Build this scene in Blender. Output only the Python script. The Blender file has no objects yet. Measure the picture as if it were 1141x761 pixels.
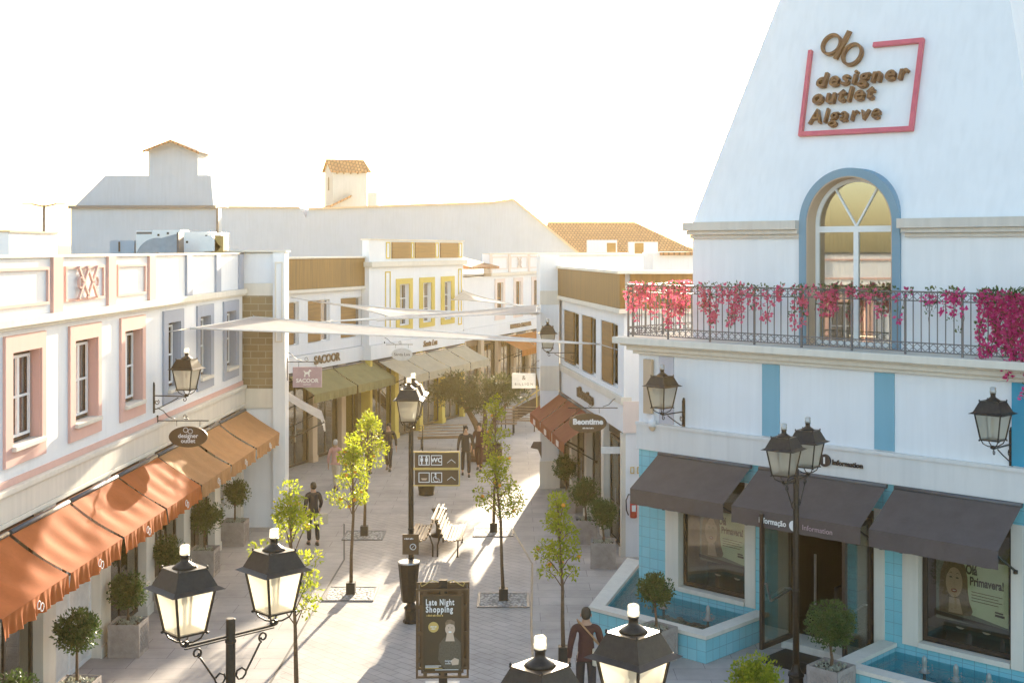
import bpy, math, random
from mathutils import Vector, Matrix
PI = math.pi
R = math.radians
sc = bpy.context.scene
col = sc.collection
FPX, CX, HY, CH = 1400.0, 570.5, 278.0, 7.8      # focal length, centre column, horizon row, eye height

def G(x, y, z=0.0):
    Y = (CH - z) * FPX / (y - HY)
    return Vector(((x - CX) * Y / FPX, Y, z))
def W(x, y, Y):
    return Vector(((x - CX) * Y / FPX, Y, CH - (y - HY) * Y / FPX))

# ------------------------------------------------------------------ mesh builder
class MB:
    def __init__(s): s.v = []; s.f = []; s.sm = []
    def add(s, vs, fs, smooth=False):
        o = len(s.v); s.v += [tuple(p) for p in vs]
        for f in fs: s.f.append(tuple(i + o for i in f)); s.sm.append(smooth)
        return s
    def box(s, x0, x1, y0, y1, z0, z1):
        if x0 > x1: x0, x1 = x1, x0
        if y0 > y1: y0, y1 = y1, y0
        if z0 > z1: z0, z1 = z1, z0
        return s.add([(x0,y0,z0),(x1,y0,z0),(x1,y1,z0),(x0,y1,z0),(x0,y0,z1),(x1,y0,z1),(x1,y1,z1),(x0,y1,z1)],
              [(3,2,1,0),(4,5,6,7),(0,1,5,4),(1,2,6,5),(2,3,7,6),(3,0,4,7)])
    def frus(s, c, a, za, b, zb):        # square frustum, half sizes a (at za) and b (at zb)
        x, y = c
        return s.add([(x-a,y-a,za),(x+a,y-a,za),(x+a,y+a,za),(x-a,y+a,za),(x-b,y-b,zb),(x+b,y-b,zb),(x+b,y+b,zb),(x-b,y+b,zb)],
              [(3,2,1,0),(4,5,6,7),(0,1,5,4),(1,2,6,5),(2,3,7,6),(3,0,4,7)])
    def bar(s, p, q, w, h=None):         # rectangular bar between two points
        h = h or w; p = Vector(p); q = Vector(q); d = (q - p).normalized()
        up = Vector((0,0,1)) if abs(d.z) < .95 else Vector((0,1,0))
        a = d.cross(up).normalized() * w / 2; b = a.cross(d).normalized() * h / 2
        vs = [p-a-b, p+a-b, p+a+b, p-a+b, q-a-b, q+a-b, q+a+b, q-a+b]
        return s.add(vs, [(3,2,1,0),(4,5,6,7),(0,1,5,4),(1,2,6,5),(2,3,7,6),(3,0,4,7)])
    def tube(s, pts, r, n=8, smooth=True):
        pts = [Vector(p) for p in pts]; m = len(pts)
        rs = r if isinstance(r, (list, tuple)) else [r] * m
        vs = []; prev = None
        for i, p in enumerate(pts):
            d = (pts[min(i+1, m-1)] - pts[max(i-1, 0)]).normalized()
            if prev is None:
                up = Vector((0,0,1)) if abs(d.z) < .9 else Vector((1,0,0))
                a = d.cross(up).normalized()
            else:
                a = (prev - d * prev.dot(d)).normalized()
            prev = a; b = d.cross(a)
            for k in range(n):
                t = 2*PI*k/n; vs.append(p + (a*math.cos(t) + b*math.sin(t)) * rs[i])
        fs = []
        for i in range(m-1):
            for k in range(n):
                k2 = (k+1) % n; fs.append((i*n+k, i*n+k2, (i+1)*n+k2, (i+1)*n+k))
        s.add(vs, fs, smooth)
        o = len(s.v) - m*n
        s.f.append(tuple(o + k for k in reversed(range(n)))); s.sm.append(False)
        s.f.append(tuple(o + (m-1)*n + k for k in range(n))); s.sm.append(False)
        return s
    def lathe(s, prof, c=(0,0,0), n=16, smooth=True):
        vs = []
        for r, z in prof:
            for k in range(n):
                t = 2*PI*k/n; vs.append((c[0]+r*math.cos(t), c[1]+r*math.sin(t), c[2]+z))
        m = len(prof); fs = []
        for i in range(m-1):
            for k in range(n):
                k2 = (k+1) % n; fs.append((i*n+k, i*n+k2, (i+1)*n+k2, (i+1)*n+k))
        s.add(vs, fs, smooth); o = len(s.v) - m*n
        s.f.append(tuple(o + k for k in reversed(range(n)))); s.sm.append(False)
        s.f.append(tuple(o + (m-1)*n + k for k in range(n))); s.sm.append(False)
        return s
    def prism(s, poly, z0, z1):          # poly in xy, counter-clockwise
        n = len(poly)
        vs = [(x,y,z0) for x,y in poly] + [(x,y,z1) for x,y in poly]
        fs = [tuple(reversed(range(n))), tuple(range(n, 2*n))] + [(i,(i+1)%n,n+(i+1)%n,n+i) for i in range(n)]
        return s.add(vs, fs)
    def plate(s, poly, y0, y1):          # poly in xz, given thickness in y (y0 nearer the viewer)
        n = len(poly)
        vs = [(x,y0,z) for x,z in poly] + [(x,y1,z) for x,z in poly]
        fs = [tuple(range(n)), tuple(reversed(range(n, 2*n)))] + [((i+1)%n,i,n+i,n+(i+1)%n) for i in range(n)]
        return s.add(vs, fs)
    def wall(s, u0, u1, z0, z1, y0, y1, holes=()):   # slab with rectangular holes (a,b,c,d)=(u0,u1,z0,z1)
        us = sorted({u0, u1} | {min(max(h[i], u0), u1) for h in holes for i in (0, 1)})
        zs = sorted({z0, z1} | {min(max(h[i], z0), z1) for h in holes for i in (2, 3)})
        def solid(i, j):
            if i < 0 or j < 0 or i >= len(us)-1 or j >= len(zs)-1: return False
            a = (us[i]+us[i+1])/2; b = (zs[j]+zs[j+1])/2
            return not any(h[0] < a < h[1] and h[2] < b < h[3] for h in holes)
        for i in range(len(us)-1):
            for j in range(len(zs)-1):
                if not solid(i, j): continue
                a, b, c, d = us[i], us[i+1], zs[j], zs[j+1]
                s.add([(a,y0,c),(b,y0,c),(b,y0,d),(a,y0,d)], [(0,1,2,3)])
                s.add([(a,y1,c),(b,y1,c),(b,y1,d),(a,y1,d)], [(3,2,1,0)])
                if not solid(i-1, j): s.add([(a,y0,c),(a,y1,c),(a,y1,d),(a,y0,d)], [(3,2,1,0)])
                if not solid(i+1, j): s.add([(b,y0,c),(b,y1,c),(b,y1,d),(b,y0,d)], [(0,1,2,3)])
                if not solid(i, j-1): s.add([(a,y0,c),(b,y0,c),(b,y1,c),(a,y1,c)], [(3,2,1,0)])
                if not solid(i, j+1): s.add([(a,y0,d),(b,y0,d),(b,y1,d),(a,y1,d)], [(0,1,2,3)])
        return s
    def frame(s, u0, u1, z0, z1, w, y0, y1):
        return s.wall(u0, u1, z0, z1, y0, y1, [(u0+w, u1-w, z0+w, z1-w)])
    def xf(s, m):
        s.v = [tuple(m @ Vector(p)) for p in s.v]; return s
    def build(s, name, mat, parent=None, loc=None, rz=0.0, bevel=0):
        me = bpy.data.meshes.new(name)
        me.from_pydata(s.v, [], s.f); me.update()
        me.polygons.foreach_set('use_smooth', s.sm)
        if mat is not None: me.materials.append(mat)
        return obj(name, me, parent, loc, rz, bevel)
def obj(name, me, parent=None, loc=None, rz=0.0, bevel=0):
    o = bpy.data.objects.new(name, me); col.objects.link(o)
    if parent is not None: o.parent = parent
    if loc is not None: o.location = loc
    o.rotation_euler = (0, 0, rz)
    if bevel:
        b = o.modifiers.new('bevel', 'BEVEL'); b.width = bevel; b.segments = 2; b.limit_method = 'ANGLE'; b.angle_limit = R(50)
    return o
def tag(o, label=None, cat=None, group=None, kind=None):
    if label: o['label'] = label
    if cat: o['category'] = cat
    if group: o['group'] = group
    if kind: o['kind'] = kind
    return o
def thing(name, label, cat, loc=(0,0,0), rz=0.0, group=None):
    o = bpy.data.objects.new(name, None); col.objects.link(o); o.empty_display_size = .3
    o.location = loc; o.rotation_euler = (0, 0, rz)
    return tag(o, label, cat, group)
kids = {}
def copy_tree(o, parent=None):
    if not kids:
        pass
    c = o.copy(); col.objects.link(c)
    if parent is not None: c.parent = parent
    for ch in [k for k in list(bpy.data.objects) if k.parent == o]: copy_tree(ch, c)
    return c

class Facade:                            # u runs left to right along the wall, off is depth into the building
    def __init__(s, P, e):
        s.P = Vector((P[0], P[1])); s.e = Vector(e).normalized(); s.n = Vector((-s.e.y, s.e.x))
        s.rz = math.atan2(s.e.y, s.e.x)
    def u(s, x, off=0.0):
        b = s.P + s.n*off; k = x - CX
        return (k*b.y - FPX*b.x) / (FPX*s.e.x - k*s.e.y)
    def pt(s, u, off=0.0, z=0.0):
        p = s.P + s.e*u + s.n*off; return Vector((p.x, p.y, z))
    def z(s, x, y, off=0.0):
        Y = s.pt(s.u(x, off), off).y; return CH - (y - HY)*Y/FPX
    def thing(s, name, label, cat, u=0.0, off=0.0, z=0.0, group=None):
        return thing(name, label, cat, s.pt(u, off, z), s.rz, group)

# ------------------------------------------------------------------ materials
def newmat(name):
    m = bpy.data.materials.new(name); m.use_nodes = True
    nt = m.node_tree; nt.nodes.clear(); out = nt.nodes.new('ShaderNodeOutputMaterial')
    return m, nt, out
def N(nt, t, **kw):
    n = nt.nodes.new(t)
    for k, v in kw.items():
        if k in n.inputs: n.inputs[k].default_value = v
        else: setattr(n, k, v)
    return n
def L(nt, a, b): nt.links.new(a, b)
def principled(nt, out, col4=(.8,.8,.8,1), rough=.6, metal=0.0, spec=.5):
    b = N(nt, 'ShaderNodeBsdfPrincipled'); b.inputs['Base Color'].default_value = col4
    b.inputs['Roughness'].default_value = rough; b.inputs['Metallic'].default_value = metal
    b.inputs['Specular IOR Level'].default_value = spec
    L(nt, b.outputs[0], out.inputs[0]); return b
def plain(name, c, rough=.6, metal=0.0, var=.12, scale=6.0, bump=.0, spec=.5, bscale=None):
    m, nt, out = newmat(name); b = principled(nt, out, (*c,1), rough, metal, spec)
    tc = N(nt, 'ShaderNodeTexCoord'); nz = N(nt, 'ShaderNodeTexNoise', Scale=scale, Detail=6.0, Roughness=.65)
    L(nt, tc.outputs['Object'], nz.inputs['Vector'])
    mr = N(nt, 'ShaderNodeMapRange'); mr.inputs['To Min'].default_value = 1-var; mr.inputs['To Max'].default_value = 1+var*.7
    mr.inputs['From Min'].default_value = .3; mr.inputs['From Max'].default_value = .7
    L(nt, nz.outputs[0], mr.inputs[0])
    mx = N(nt, 'ShaderNodeVectorMath', operation='SCALE'); mx.inputs[0].default_value = c
    L(nt, mr.outputs[0], mx.inputs['Scale']); L(nt, mx.outputs[0], b.inputs['Base Color'])
    if bump:
        n2 = N(nt, 'ShaderNodeTexNoise', Scale=bscale or scale*12, Detail=4.0); L(nt, tc.outputs['Object'], n2.inputs['Vector'])
        bp = N(nt, 'ShaderNodeBump', Strength=bump, Distance=.02); L(nt, n2.outputs[0], bp.inputs['Height']); L(nt, bp.outputs[0], b.inputs['Normal'])
    return m
def plaster(name, c, dirt=.06):
    # painted render: soft blotches, faint vertical rain streaks, fine grain
    m, nt, out = newmat(name); b = principled(nt, out, (*c,1), .85, 0, .25)
    tc = N(nt, 'ShaderNodeTexCoord')
    n1 = N(nt, 'ShaderNodeTexNoise', Scale=.8, Detail=8.0, Roughness=.6); L(nt, tc.outputs['Object'], n1.inputs['Vector'])
    mp = N(nt, 'ShaderNodeMapping'); mp.inputs['Scale'].default_value = (5, 5, .35); L(nt, tc.outputs['Object'], mp.inputs[0])
    n2 = N(nt, 'ShaderNodeTexNoise', Scale=1.6, Detail=5.0); L(nt, mp.outputs[0], n2.inputs['Vector'])
    ad = N(nt, 'ShaderNodeMath', operation='MULTIPLY'); L(nt, n1.outputs[0], ad.inputs[0]); L(nt, n2.outputs[0], ad.inputs[1])
    mr = N(nt, 'ShaderNodeMapRange'); mr.inputs['From Min'].default_value = .12; mr.inputs['From Max'].default_value = .32
    mr.inputs['To Min'].default_value = 1-dirt; mr.inputs['To Max'].default_value = 1.0
    L(nt, ad.outputs[0], mr.inputs[0])
    mx = N(nt, 'ShaderNodeVectorMath', operation='SCALE'); mx.inputs[0].default_value = c
    L(nt, mr.outputs[0], mx.inputs['Scale']); L(nt, mx.outputs[0], b.inputs['Base Color'])
    n3 = N(nt, 'ShaderNodeTexNoise', Scale=70.0, Detail=3.0); L(nt, tc.outputs['Object'], n3.inputs['Vector'])
    bp = N(nt, 'ShaderNodeBump', Strength=.15, Distance=.01); L(nt, n3.outputs[0], bp.inputs['Height']); L(nt, bp.outputs[0], b.inputs['Normal'])
    return m
def bricks(name, c1, c2, mortar, bw, bh, msize=.012, rough=.7, wallmap=True, rot=0.0, offset=.5, bump=.4, var=.18, spec=.5):
    m, nt, out = newmat(name); b = principled(nt, out, (*c1,1), rough, 0, spec)
    tc = N(nt, 'ShaderNodeTexCoord'); v = tc.outputs['Object']
    if wallmap:
        sp = N(nt, 'ShaderNodeSeparateXYZ'); L(nt, v, sp.inputs[0]); ad = N(nt, 'ShaderNodeMath', operation='ADD')
        L(nt, sp.outputs[0], ad.inputs[0]); L(nt, sp.outputs[1], ad.inputs[1])
        cb = N(nt, 'ShaderNodeCombineXYZ'); L(nt, ad.outputs[0], cb.inputs[0]); L(nt, sp.outputs[2], cb.inputs[1]); v = cb.outputs[0]
    elif rot:
        mp = N(nt, 'ShaderNodeMapping'); mp.inputs['Rotation'].default_value = (0, 0, rot); L(nt, v, mp.inputs[0]); v = mp.outputs[0]
    bt = N(nt, 'ShaderNodeTexBrick'); bt.offset = offset
    bt.inputs['Color1'].default_value = (*c1,1); bt.inputs['Color2'].default_value = (*c2,1); bt.inputs['Mortar'].default_value = (*mortar,1)
    bt.inputs['Scale'].default_value = 1.0; bt.inputs['Mortar Size'].default_value = msize; bt.inputs['Mortar Smooth'].default_value = .2
    bt.inputs['Brick Width'].default_value = bw; bt.inputs['Row Height'].default_value = bh; bt.inputs['Bias'].default_value = 0.0
    L(nt, v, bt.inputs['Vector'])
    nz = N(nt, 'ShaderNodeTexNoise', Scale=.9, Detail=8.0, Roughness=.7); L(nt, v, nz.inputs['Vector'])
    mr = N(nt, 'ShaderNodeMapRange'); mr.inputs['From Min'].default_value = .3; mr.inputs['From Max'].default_value = .7
    mr.inputs['To Min'].default_value = 1-var; mr.inputs['To Max'].default_value = 1+var*.5; L(nt, nz.outputs[0], mr.inputs[0])
    mx = N(nt, 'ShaderNodeVectorMath', operation='SCALE'); L(nt, bt.outputs['Color'], mx.inputs[0]); L(nt, mr.outputs[0], mx.inputs['Scale'])
    L(nt, mx.outputs[0], b.inputs['Base Color'])
    n3 = N(nt, 'ShaderNodeTexNoise', Scale=45.0, Detail=3.0); L(nt, v, n3.inputs['Vector'])
    ml = N(nt, 'ShaderNodeMath', operation='MULTIPLY_ADD'); L(nt, bt.outputs['Fac'], ml.inputs[0]); ml.inputs[1].default_value = -1.0
    L(nt, n3.outputs[0], ml.inputs[2])
    bp = N(nt, 'ShaderNodeBump', Strength=bump, Distance=.01); L(nt, ml.outputs[0], bp.inputs['Height']); L(nt, bp.outputs[0], b.inputs['Normal'])
    return m
def wood(name, c, scale=14.0, rough=.55, axis='Z'):
    m, nt, out = newmat(name); b = principled(nt, out, (*c,1), rough)
    tc = N(nt, 'ShaderNodeTexCoord'); mp = N(nt, 'ShaderNodeMapping'); s = [scale]*3; s['XYZ'.index(axis)] = .6
    mp.inputs['Scale'].default_value = s; L(nt, tc.outputs['Object'], mp.inputs[0])
    nz = N(nt, 'ShaderNodeTexNoise', Scale=1.0, Detail=5.0, Roughness=.6); L(nt, mp.outputs[0], nz.inputs['Vector'])
    mr = N(nt, 'ShaderNodeMapRange'); mr.inputs['From Min'].default_value = .3; mr.inputs['From Max'].default_value = .7
    mr.inputs['To Min'].default_value = .7; mr.inputs['To Max'].default_value = 1.2; L(nt, nz.outputs[0], mr.inputs[0])
    mx = N(nt, 'ShaderNodeVectorMath', operation='SCALE'); mx.inputs[0].default_value = c
    L(nt, mr.outputs[0], mx.inputs['Scale']); L(nt, mx.outputs[0], b.inputs['Base Color'])
    return m
def cloth(name, c, trans=.35):
    m, nt, out = newmat(name)
    tc = N(nt, 'ShaderNodeTexCoord'); nz = N(nt, 'ShaderNodeTexNoise', Scale=3.0, Detail=6.0, Roughness=.7); L(nt, tc.outputs['Object'], nz.inputs['Vector'])
    mr = N(nt, 'ShaderNodeMapRange'); mr.inputs['From Min'].default_value = .3; mr.inputs['From Max'].default_value = .7
    mr.inputs['To Min'].default_value = .88; mr.inputs['To Max'].default_value = 1.08; L(nt, nz.outputs[0], mr.inputs[0])
    mx = N(nt, 'ShaderNodeVectorMath', operation='SCALE'); mx.inputs[0].default_value = c; L(nt, mr.outputs[0], mx.inputs['Scale'])
    d = N(nt, 'ShaderNodeBsdfPrincipled', Roughness=.85); t = N(nt, 'ShaderNodeBsdfTranslucent')
    d.inputs['Specular IOR Level'].default_value = .25
    L(nt, mx.outputs[0], d.inputs['Base Color']); L(nt, mx.outputs[0], t.inputs[0])
    n3 = N(nt, 'ShaderNodeTexNoise', Scale=160.0, Detail=2.0); L(nt, tc.outputs['Object'], n3.inputs['Vector'])
    bp = N(nt, 'ShaderNodeBump', Strength=.3, Distance=.004); L(nt, n3.outputs[0], bp.inputs['Height']); L(nt, bp.outputs[0], d.inputs['Normal'])
    ms = N(nt, 'ShaderNodeMixShader', Fac=trans); L(nt, d.outputs[0], ms.inputs[1]); L(nt, t.outputs[0], ms.inputs[2]); L(nt, ms.outputs[0], out.inputs[0])
    return m
def leafmat(name, c1, c2, trans=.45, tcol=None):
    m, nt, out = newmat(name)
    tc = N(nt, 'ShaderNodeTexCoord'); nz = N(nt, 'ShaderNodeTexNoise', Scale=9.0, Detail=3.0); L(nt, tc.outputs['Object'], nz.inputs['Vector'])
    cr = N(nt, 'ShaderNodeMix', data_type='RGBA'); cr.inputs[6].default_value = (*c1,1); cr.inputs[7].default_value = (*c2,1)
    mr = N(nt, 'ShaderNodeMapRange'); mr.inputs['From Min'].default_value = .35; mr.inputs['From Max'].default_value = .65; L(nt, nz.outputs[0], mr.inputs[0])
    L(nt, mr.outputs[0], cr.inputs[0])
    d = N(nt, 'ShaderNodeBsdfPrincipled', Roughness=.45); t = N(nt, 'ShaderNodeBsdfTranslucent')
    L(nt, cr.outputs[2], d.inputs['Base Color'])
    if tcol: t.inputs[0].default_value = (*tcol,1)
    else: L(nt, cr.outputs[2], t.inputs[0])
    ms = N(nt, 'ShaderNodeMixShader', Fac=trans); L(nt, d.outputs[0], ms.inputs[1]); L(nt, t.outputs[0], ms.inputs[2]); L(nt, ms.outputs[0], out.inputs[0])
    return m
def glass(name, tint=(.8,.85,.85), refl=.25, rough=.02, trans=0.0):
    # thin window glass: see-through with a mirror share, optional frosting
    m, nt, out = newmat(name)
    tr = N(nt, 'ShaderNodeBsdfTransparent'); tr.inputs[0].default_value = (*tint,1)
    gl = N(nt, 'ShaderNodeBsdfGlossy', Roughness=rough)
    lw = N(nt, 'ShaderNodeLayerWeight', Blend=.35)
    mr = N(nt, 'ShaderNodeMapRange'); mr.inputs['To Min'].default_value = refl; mr.inputs['To Max'].default_value = min(1, refl+.5); L(nt, lw.outputs['Fresnel'], mr.inputs[0])
    ms = N(nt, 'ShaderNodeMixShader'); L(nt, mr.outputs[0], ms.inputs[0]); L(nt, tr.outputs[0], ms.inputs[1]); L(nt, gl.outputs[0], ms.inputs[2])
    last = ms
    if trans:
        tl = N(nt, 'ShaderNodeBsdfTranslucent'); tl.inputs[0].default_value = (.9,.88,.8,1)
        m2 = N(nt, 'ShaderNodeMixShader', Fac=trans); L(nt, ms.outputs[0], m2.inputs[1]); L(nt, tl.outputs[0], m2.inputs[2]); last = m2
    L(nt, last.outputs[0], out.inputs[0]); return m

M = dict(
 white=plaster('white_render', (.80,.81,.82)), fascia=plaster('fascia_stone', (.72,.70,.67), .08), cream=plaster('cream_stone', (.72,.67,.58), .10), stone=plaster('pale_stone', (.62,.58,.52), .12),
 pink=plaster('pink_paint', (.70,.44,.38)), palepink=plaster('pale_pink', (.78,.66,.60)), grey=plaster('grey_blue_paint', (.36,.40,.48)),
 blue=plaster('blue_paint', (.045,.33,.50)), blue2=plaster('soft_blue_paint', (.20,.42,.52)), archblue=plaster('grey_blue_surround', (.20,.33,.42)), towerw=plaster('weathered_white', (.44,.44,.43), .1), lilac=plaster('lilac_grey', (.52,.52,.58)), yellow=plaster('yellow_paint', (.66,.50,.13)),
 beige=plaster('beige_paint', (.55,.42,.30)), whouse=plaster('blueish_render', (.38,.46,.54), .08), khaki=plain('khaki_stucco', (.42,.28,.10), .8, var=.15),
 brick=bricks('tan_brick', (.30,.22,.12), (.24,.17,.09), (.40,.34,.24), .42, .19, .012),
 tile=bricks('aqua_tile', (.20,.56,.64), (.25,.60,.67), (.16,.36,.42), .22, .22, .006, .25, offset=0, bump=.5, var=.1),
 tiledark=bricks('teal_tile', (.03,.34,.44), (.05,.40,.50), (.20,.42,.46), .22, .22, .006, .2, offset=0, bump=.5, var=.12),
 woodp=wood('wood_panel', (.17,.085,.012), 9.0), shutter=wood('wood_shutter', (.22,.11,.025), 12.0, axis='X'), darkwood=wood('dark_wood', (.09,.05,.03)),
 door=plain('door_bronze', (.045,.03,.022), .4), bench=wood('bench_wood', (.30,.19,.10), 20, .4, 'Y'), 
 metal=plain('cast_metal', (.035,.03,.026), .42, .55, var=.3, scale=20), metal2=plain('grey_metal', (.13,.13,.14), .5, .6), steel=plain('steel', (.55,.55,.55), .3, .9), black=plain('black_paint', (.012,.012,.013), .5),
 rail=plain('railing_paint', (.16,.15,.15), .5, .2), frame=plain('white_frame', (.78,.79,.78), .45, var=.05), duct=plain('galvanised', (.22,.28,.36), .35, .4),
 glass=glass('window_glass', (.34,.32,.34), .30), shop=glass('shop_glass', (.86,.85,.80), .07), arch=glass('arch_glass', (.9,.9,.8), .42), lampglass=glass('lamp_glass', (.93,.9,.8), .10, .15, .38), leafglass=glass('door_glass', (.8,.85,.8), .15),
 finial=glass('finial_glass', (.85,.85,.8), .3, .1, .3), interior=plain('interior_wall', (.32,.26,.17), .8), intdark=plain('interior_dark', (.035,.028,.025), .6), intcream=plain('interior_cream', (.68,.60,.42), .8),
 terracotta=cloth('terracotta_canvas', (.56,.155,.045), .3), brown=cloth('brown_canvas', (.34,.11,.06), .25), sand=cloth('sand_canvas', (.58,.30,.14), .35), charcoal=cloth('charcoal_canvas', (.115,.096,.092), .06), creamc=cloth('cream_canvas', (.62,.55,.42), .35),
 olivec=cloth('olive_canvas', (.30,.27,.13), .2), sail=cloth('sail_cloth', (.90,.88,.85), .7), orangec=cloth('orange_canvas', (.55,.20,.05), .3),
 roof=bricks('roof_tile', (.34,.15,.08), (.42,.20,.11), (.16,.08,.05), .30, .42, .05, .8, wallmap=False, bump=1.0),
 citrus=leafmat('citrus_leaf', (.20,.27,.02), (.42,.43,.03), .65), topi=leafmat('box_leaf', (.045,.085,.018), (.09,.14,.03), .3), olive=leafmat('olive_leaf', (.05,.06,.022), (.09,.10,.04), .3),
 flower=leafmat('bract', (.60,.03,.18), (.72,.07,.28), .35), flower2=leafmat('bract_pale', (.72,.08,.18), (.80,.18,.30), .4), succ=leafmat('ground_plant', (.28,.30,.22), (.5,.5,.42), .2),
 bark=plain('bark', (.16,.10,.06), .9, var=.35, scale=14, bump=.6), orange=plain('orange_fruit', (.75,.28,.02), .45), soil=plain('soil', (.08,.05,.035), .95, bump=.6),
 planter=plain('planter_stone', (.36,.31,.28), .85, var=.2, bump=.3), gravel=None,
 red=plain('red_paint', (.5,.03,.02), .35), wletter=plain('white_letter', (.8,.8,.78), .5, var=.02), bronze=plain('bronze_letter', (.22,.10,.035), .4, .3), pinkm=plain('pink_letter', (.60,.11,.15), .4), dkletter=plain('dark_letter', (.05,.035,.03), .5),
 signbrown=plain('sign_brown', (.10,.055,.025), .45), signmauve=plain('sign_mauve', (.42,.30,.34), .5), signwhite=plain('sign_white', (.72,.70,.66), .5), gold=plain('gold', (.6,.42,.12), .4),
 skin=plain('skin', (.45,.26,.17), .55, var=.05), hair=plain('dark_hair', (.025,.018,.012), .6), greyhair=plain('grey_hair', (.5,.48,.45), .7),
 clothd=plain('dark_cloth', (.025,.024,.03), .9, bump=.3), clothbr=plain('brown_cloth', (.065,.022,.02), .9, bump=.3), clothp=plain('pink_cloth', (.62,.34,.30), .9, bump=.3), clothw=plain('pale_trousers', (.6,.52,.42), .9), clothg=plain('grey_cloth', (.16,.12,.10), .9), shoe=plain('shoe', (.04,.035,.03), .6), bagm=plain('canvas_bag', (.55,.47,.36), .85), strap=plain('strap_leather', (.42,.22,.10), .6),
 postgreen=plain('poster_green', (.70,.80,.56), .6, var=.02), postgrey=plain('poster_grey', (.22,.23,.20), .6, var=.1), postdark=plain('poster_dark', (.06,.04,.02), .5, var=.1), pskin=plain('poster_skin', (.60,.45,.33), .6, var=.04), phair=plain('poster_hair', (.22,.15,.09), .6, var=.3, scale=20), plip=plain('poster_lip', (.30,.08,.06), .6), pshirt=plain('poster_shirt', (.12,.10,.07), .7, var=.4, scale=40),
)
# loose white stones in the tree pits
def stones():
    m, nt, out = newmat('white_gravel'); b = principled(nt, out, (.6,.58,.54,1), .8)
    tc = N(nt, 'ShaderNodeTexCoord'); vo = N(nt, 'ShaderNodeTexVoronoi', Scale=14.0); L(nt, tc.outputs['Object'], vo.inputs['Vector'])
    mr = N(nt, 'ShaderNodeMapRange'); mr.inputs['From Max'].default_value = .6; mr.inputs['To Min'].default_value = 1.0; mr.inputs['To Max'].default_value = .25; L(nt, vo.outputs['Distance'], mr.inputs[0])
    mx = N(nt, 'ShaderNodeVectorMath', operation='SCALE'); mx.inputs[0].default_value = (.72,.70,.66); L(nt, mr.outputs[0], mx.inputs['Scale']); L(nt, mx.outputs[0], b.inputs['Base Color'])
    bp = N(nt, 'ShaderNodeBump', Strength=1.0, Distance=.03); bp.invert = True; L(nt, vo.outputs['Distance'], bp.inputs['Height']); L(nt, bp.outputs[0], b.inputs['Normal'])
    return m
M['gravel'] = stones()
def watermat():
    m, nt, out = newmat('pool_water')
    tr = N(nt, 'ShaderNodeBsdfTransparent'); tr.inputs[0].default_value = (.62,.86,.88,1); gl = N(nt, 'ShaderNodeBsdfGlossy', Roughness=.03)
    tc = N(nt, 'ShaderNodeTexCoord'); nz = N(nt, 'ShaderNodeTexNoise', Scale=9.0, Detail=3.0); L(nt, tc.outputs['Object'], nz.inputs['Vector'])
    bp = N(nt, 'ShaderNodeBump', Strength=.5, Distance=.03); L(nt, nz.outputs[0], bp.inputs['Height']); L(nt, bp.outputs[0], gl.inputs['Normal'])
    ms = N(nt, 'ShaderNodeMixShader', Fac=.14); L(nt, tr.outputs[0], ms.inputs[1]); L(nt, gl.outputs[0], ms.inputs[2]); L(nt, ms.outputs[0], out.inputs[0])
    return m
M['water'] = watermat()
M['jet'] = glass('jet_water', (.92,.95,.96), .25, .25, .4)

# ------------------------------------------------------------------ lettering
def text_mesh(s, size, depth, bold=0.0, align='CENTER', shear=0.0, spacing=1.0):
    cu = bpy.data.curves.new('lettering', 'FONT'); cu.body = s; cu.size = size; cu.extrude = depth/2
    cu.offset = bold; cu.align_x = align; cu.align_y = 'CENTER'; cu.shear = shear; cu.space_character = spacing; cu.resolution_u = 3
    o = bpy.data.objects.new('lettering', cu); col.objects.link(o)
    dg = bpy.context.evaluated_depsgraph_get()
    me = bpy.data.meshes.new_from_object(o.evaluated_get(dg)); bpy.data.objects.remove(o)
    return me
def lettering(parent, s, size, loc, mat, depth=.02, bold=0.0, align='CENTER', rz=0.0, name='lettering', lean=0.0, shear=0.0, spacing=1.0, roll=0.0, fit=None):
    """upright text in the local xz plane facing -y; letters stand in the facade's frame"""
    me = text_mesh(s, size, depth, bold, align, shear, spacing); me.materials.append(mat)
    if fit:
        xs = [v.co.x for v in me.vertices]; k = fit/max(1e-4, max(xs)-min(xs)); me.transform(Matrix.Diagonal((k,1,1,1)))
    me.transform(Matrix.Rotation(rz, 4, 'Z') @ Matrix.Rotation(-lean, 4, 'X') @ Matrix.Rotation(PI/2, 4, 'X') @ Matrix.Rotation(roll, 4, 'Z'))
    o = bpy.data.objects.new(name, me); col.objects.link(o); o.parent = parent; o.location = loc
    return o
def strokes(parent, w, n, loc, mat, h=.03):
    # a line of print too small to read: a row of little dashes
    m = MB(); p = w/n
    for i in range(n): m.box(-w/2+p*i, -w/2+p*i+p*(.45+.35*((i*5) % 3)/2), -.003, .003, -h/2, h/2*(.6+.4*((i*7) % 2)))
    return m.build('small_print', mat, parent, loc)
def ell(cx, cz, a, b, n=24, t0=0, t1=2*PI):
    return [(cx + a*math.cos(t0+(t1-t0)*k/n), cz + b*math.sin(t0+(t1-t0)*k/n)) for k in range(n)]
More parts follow.
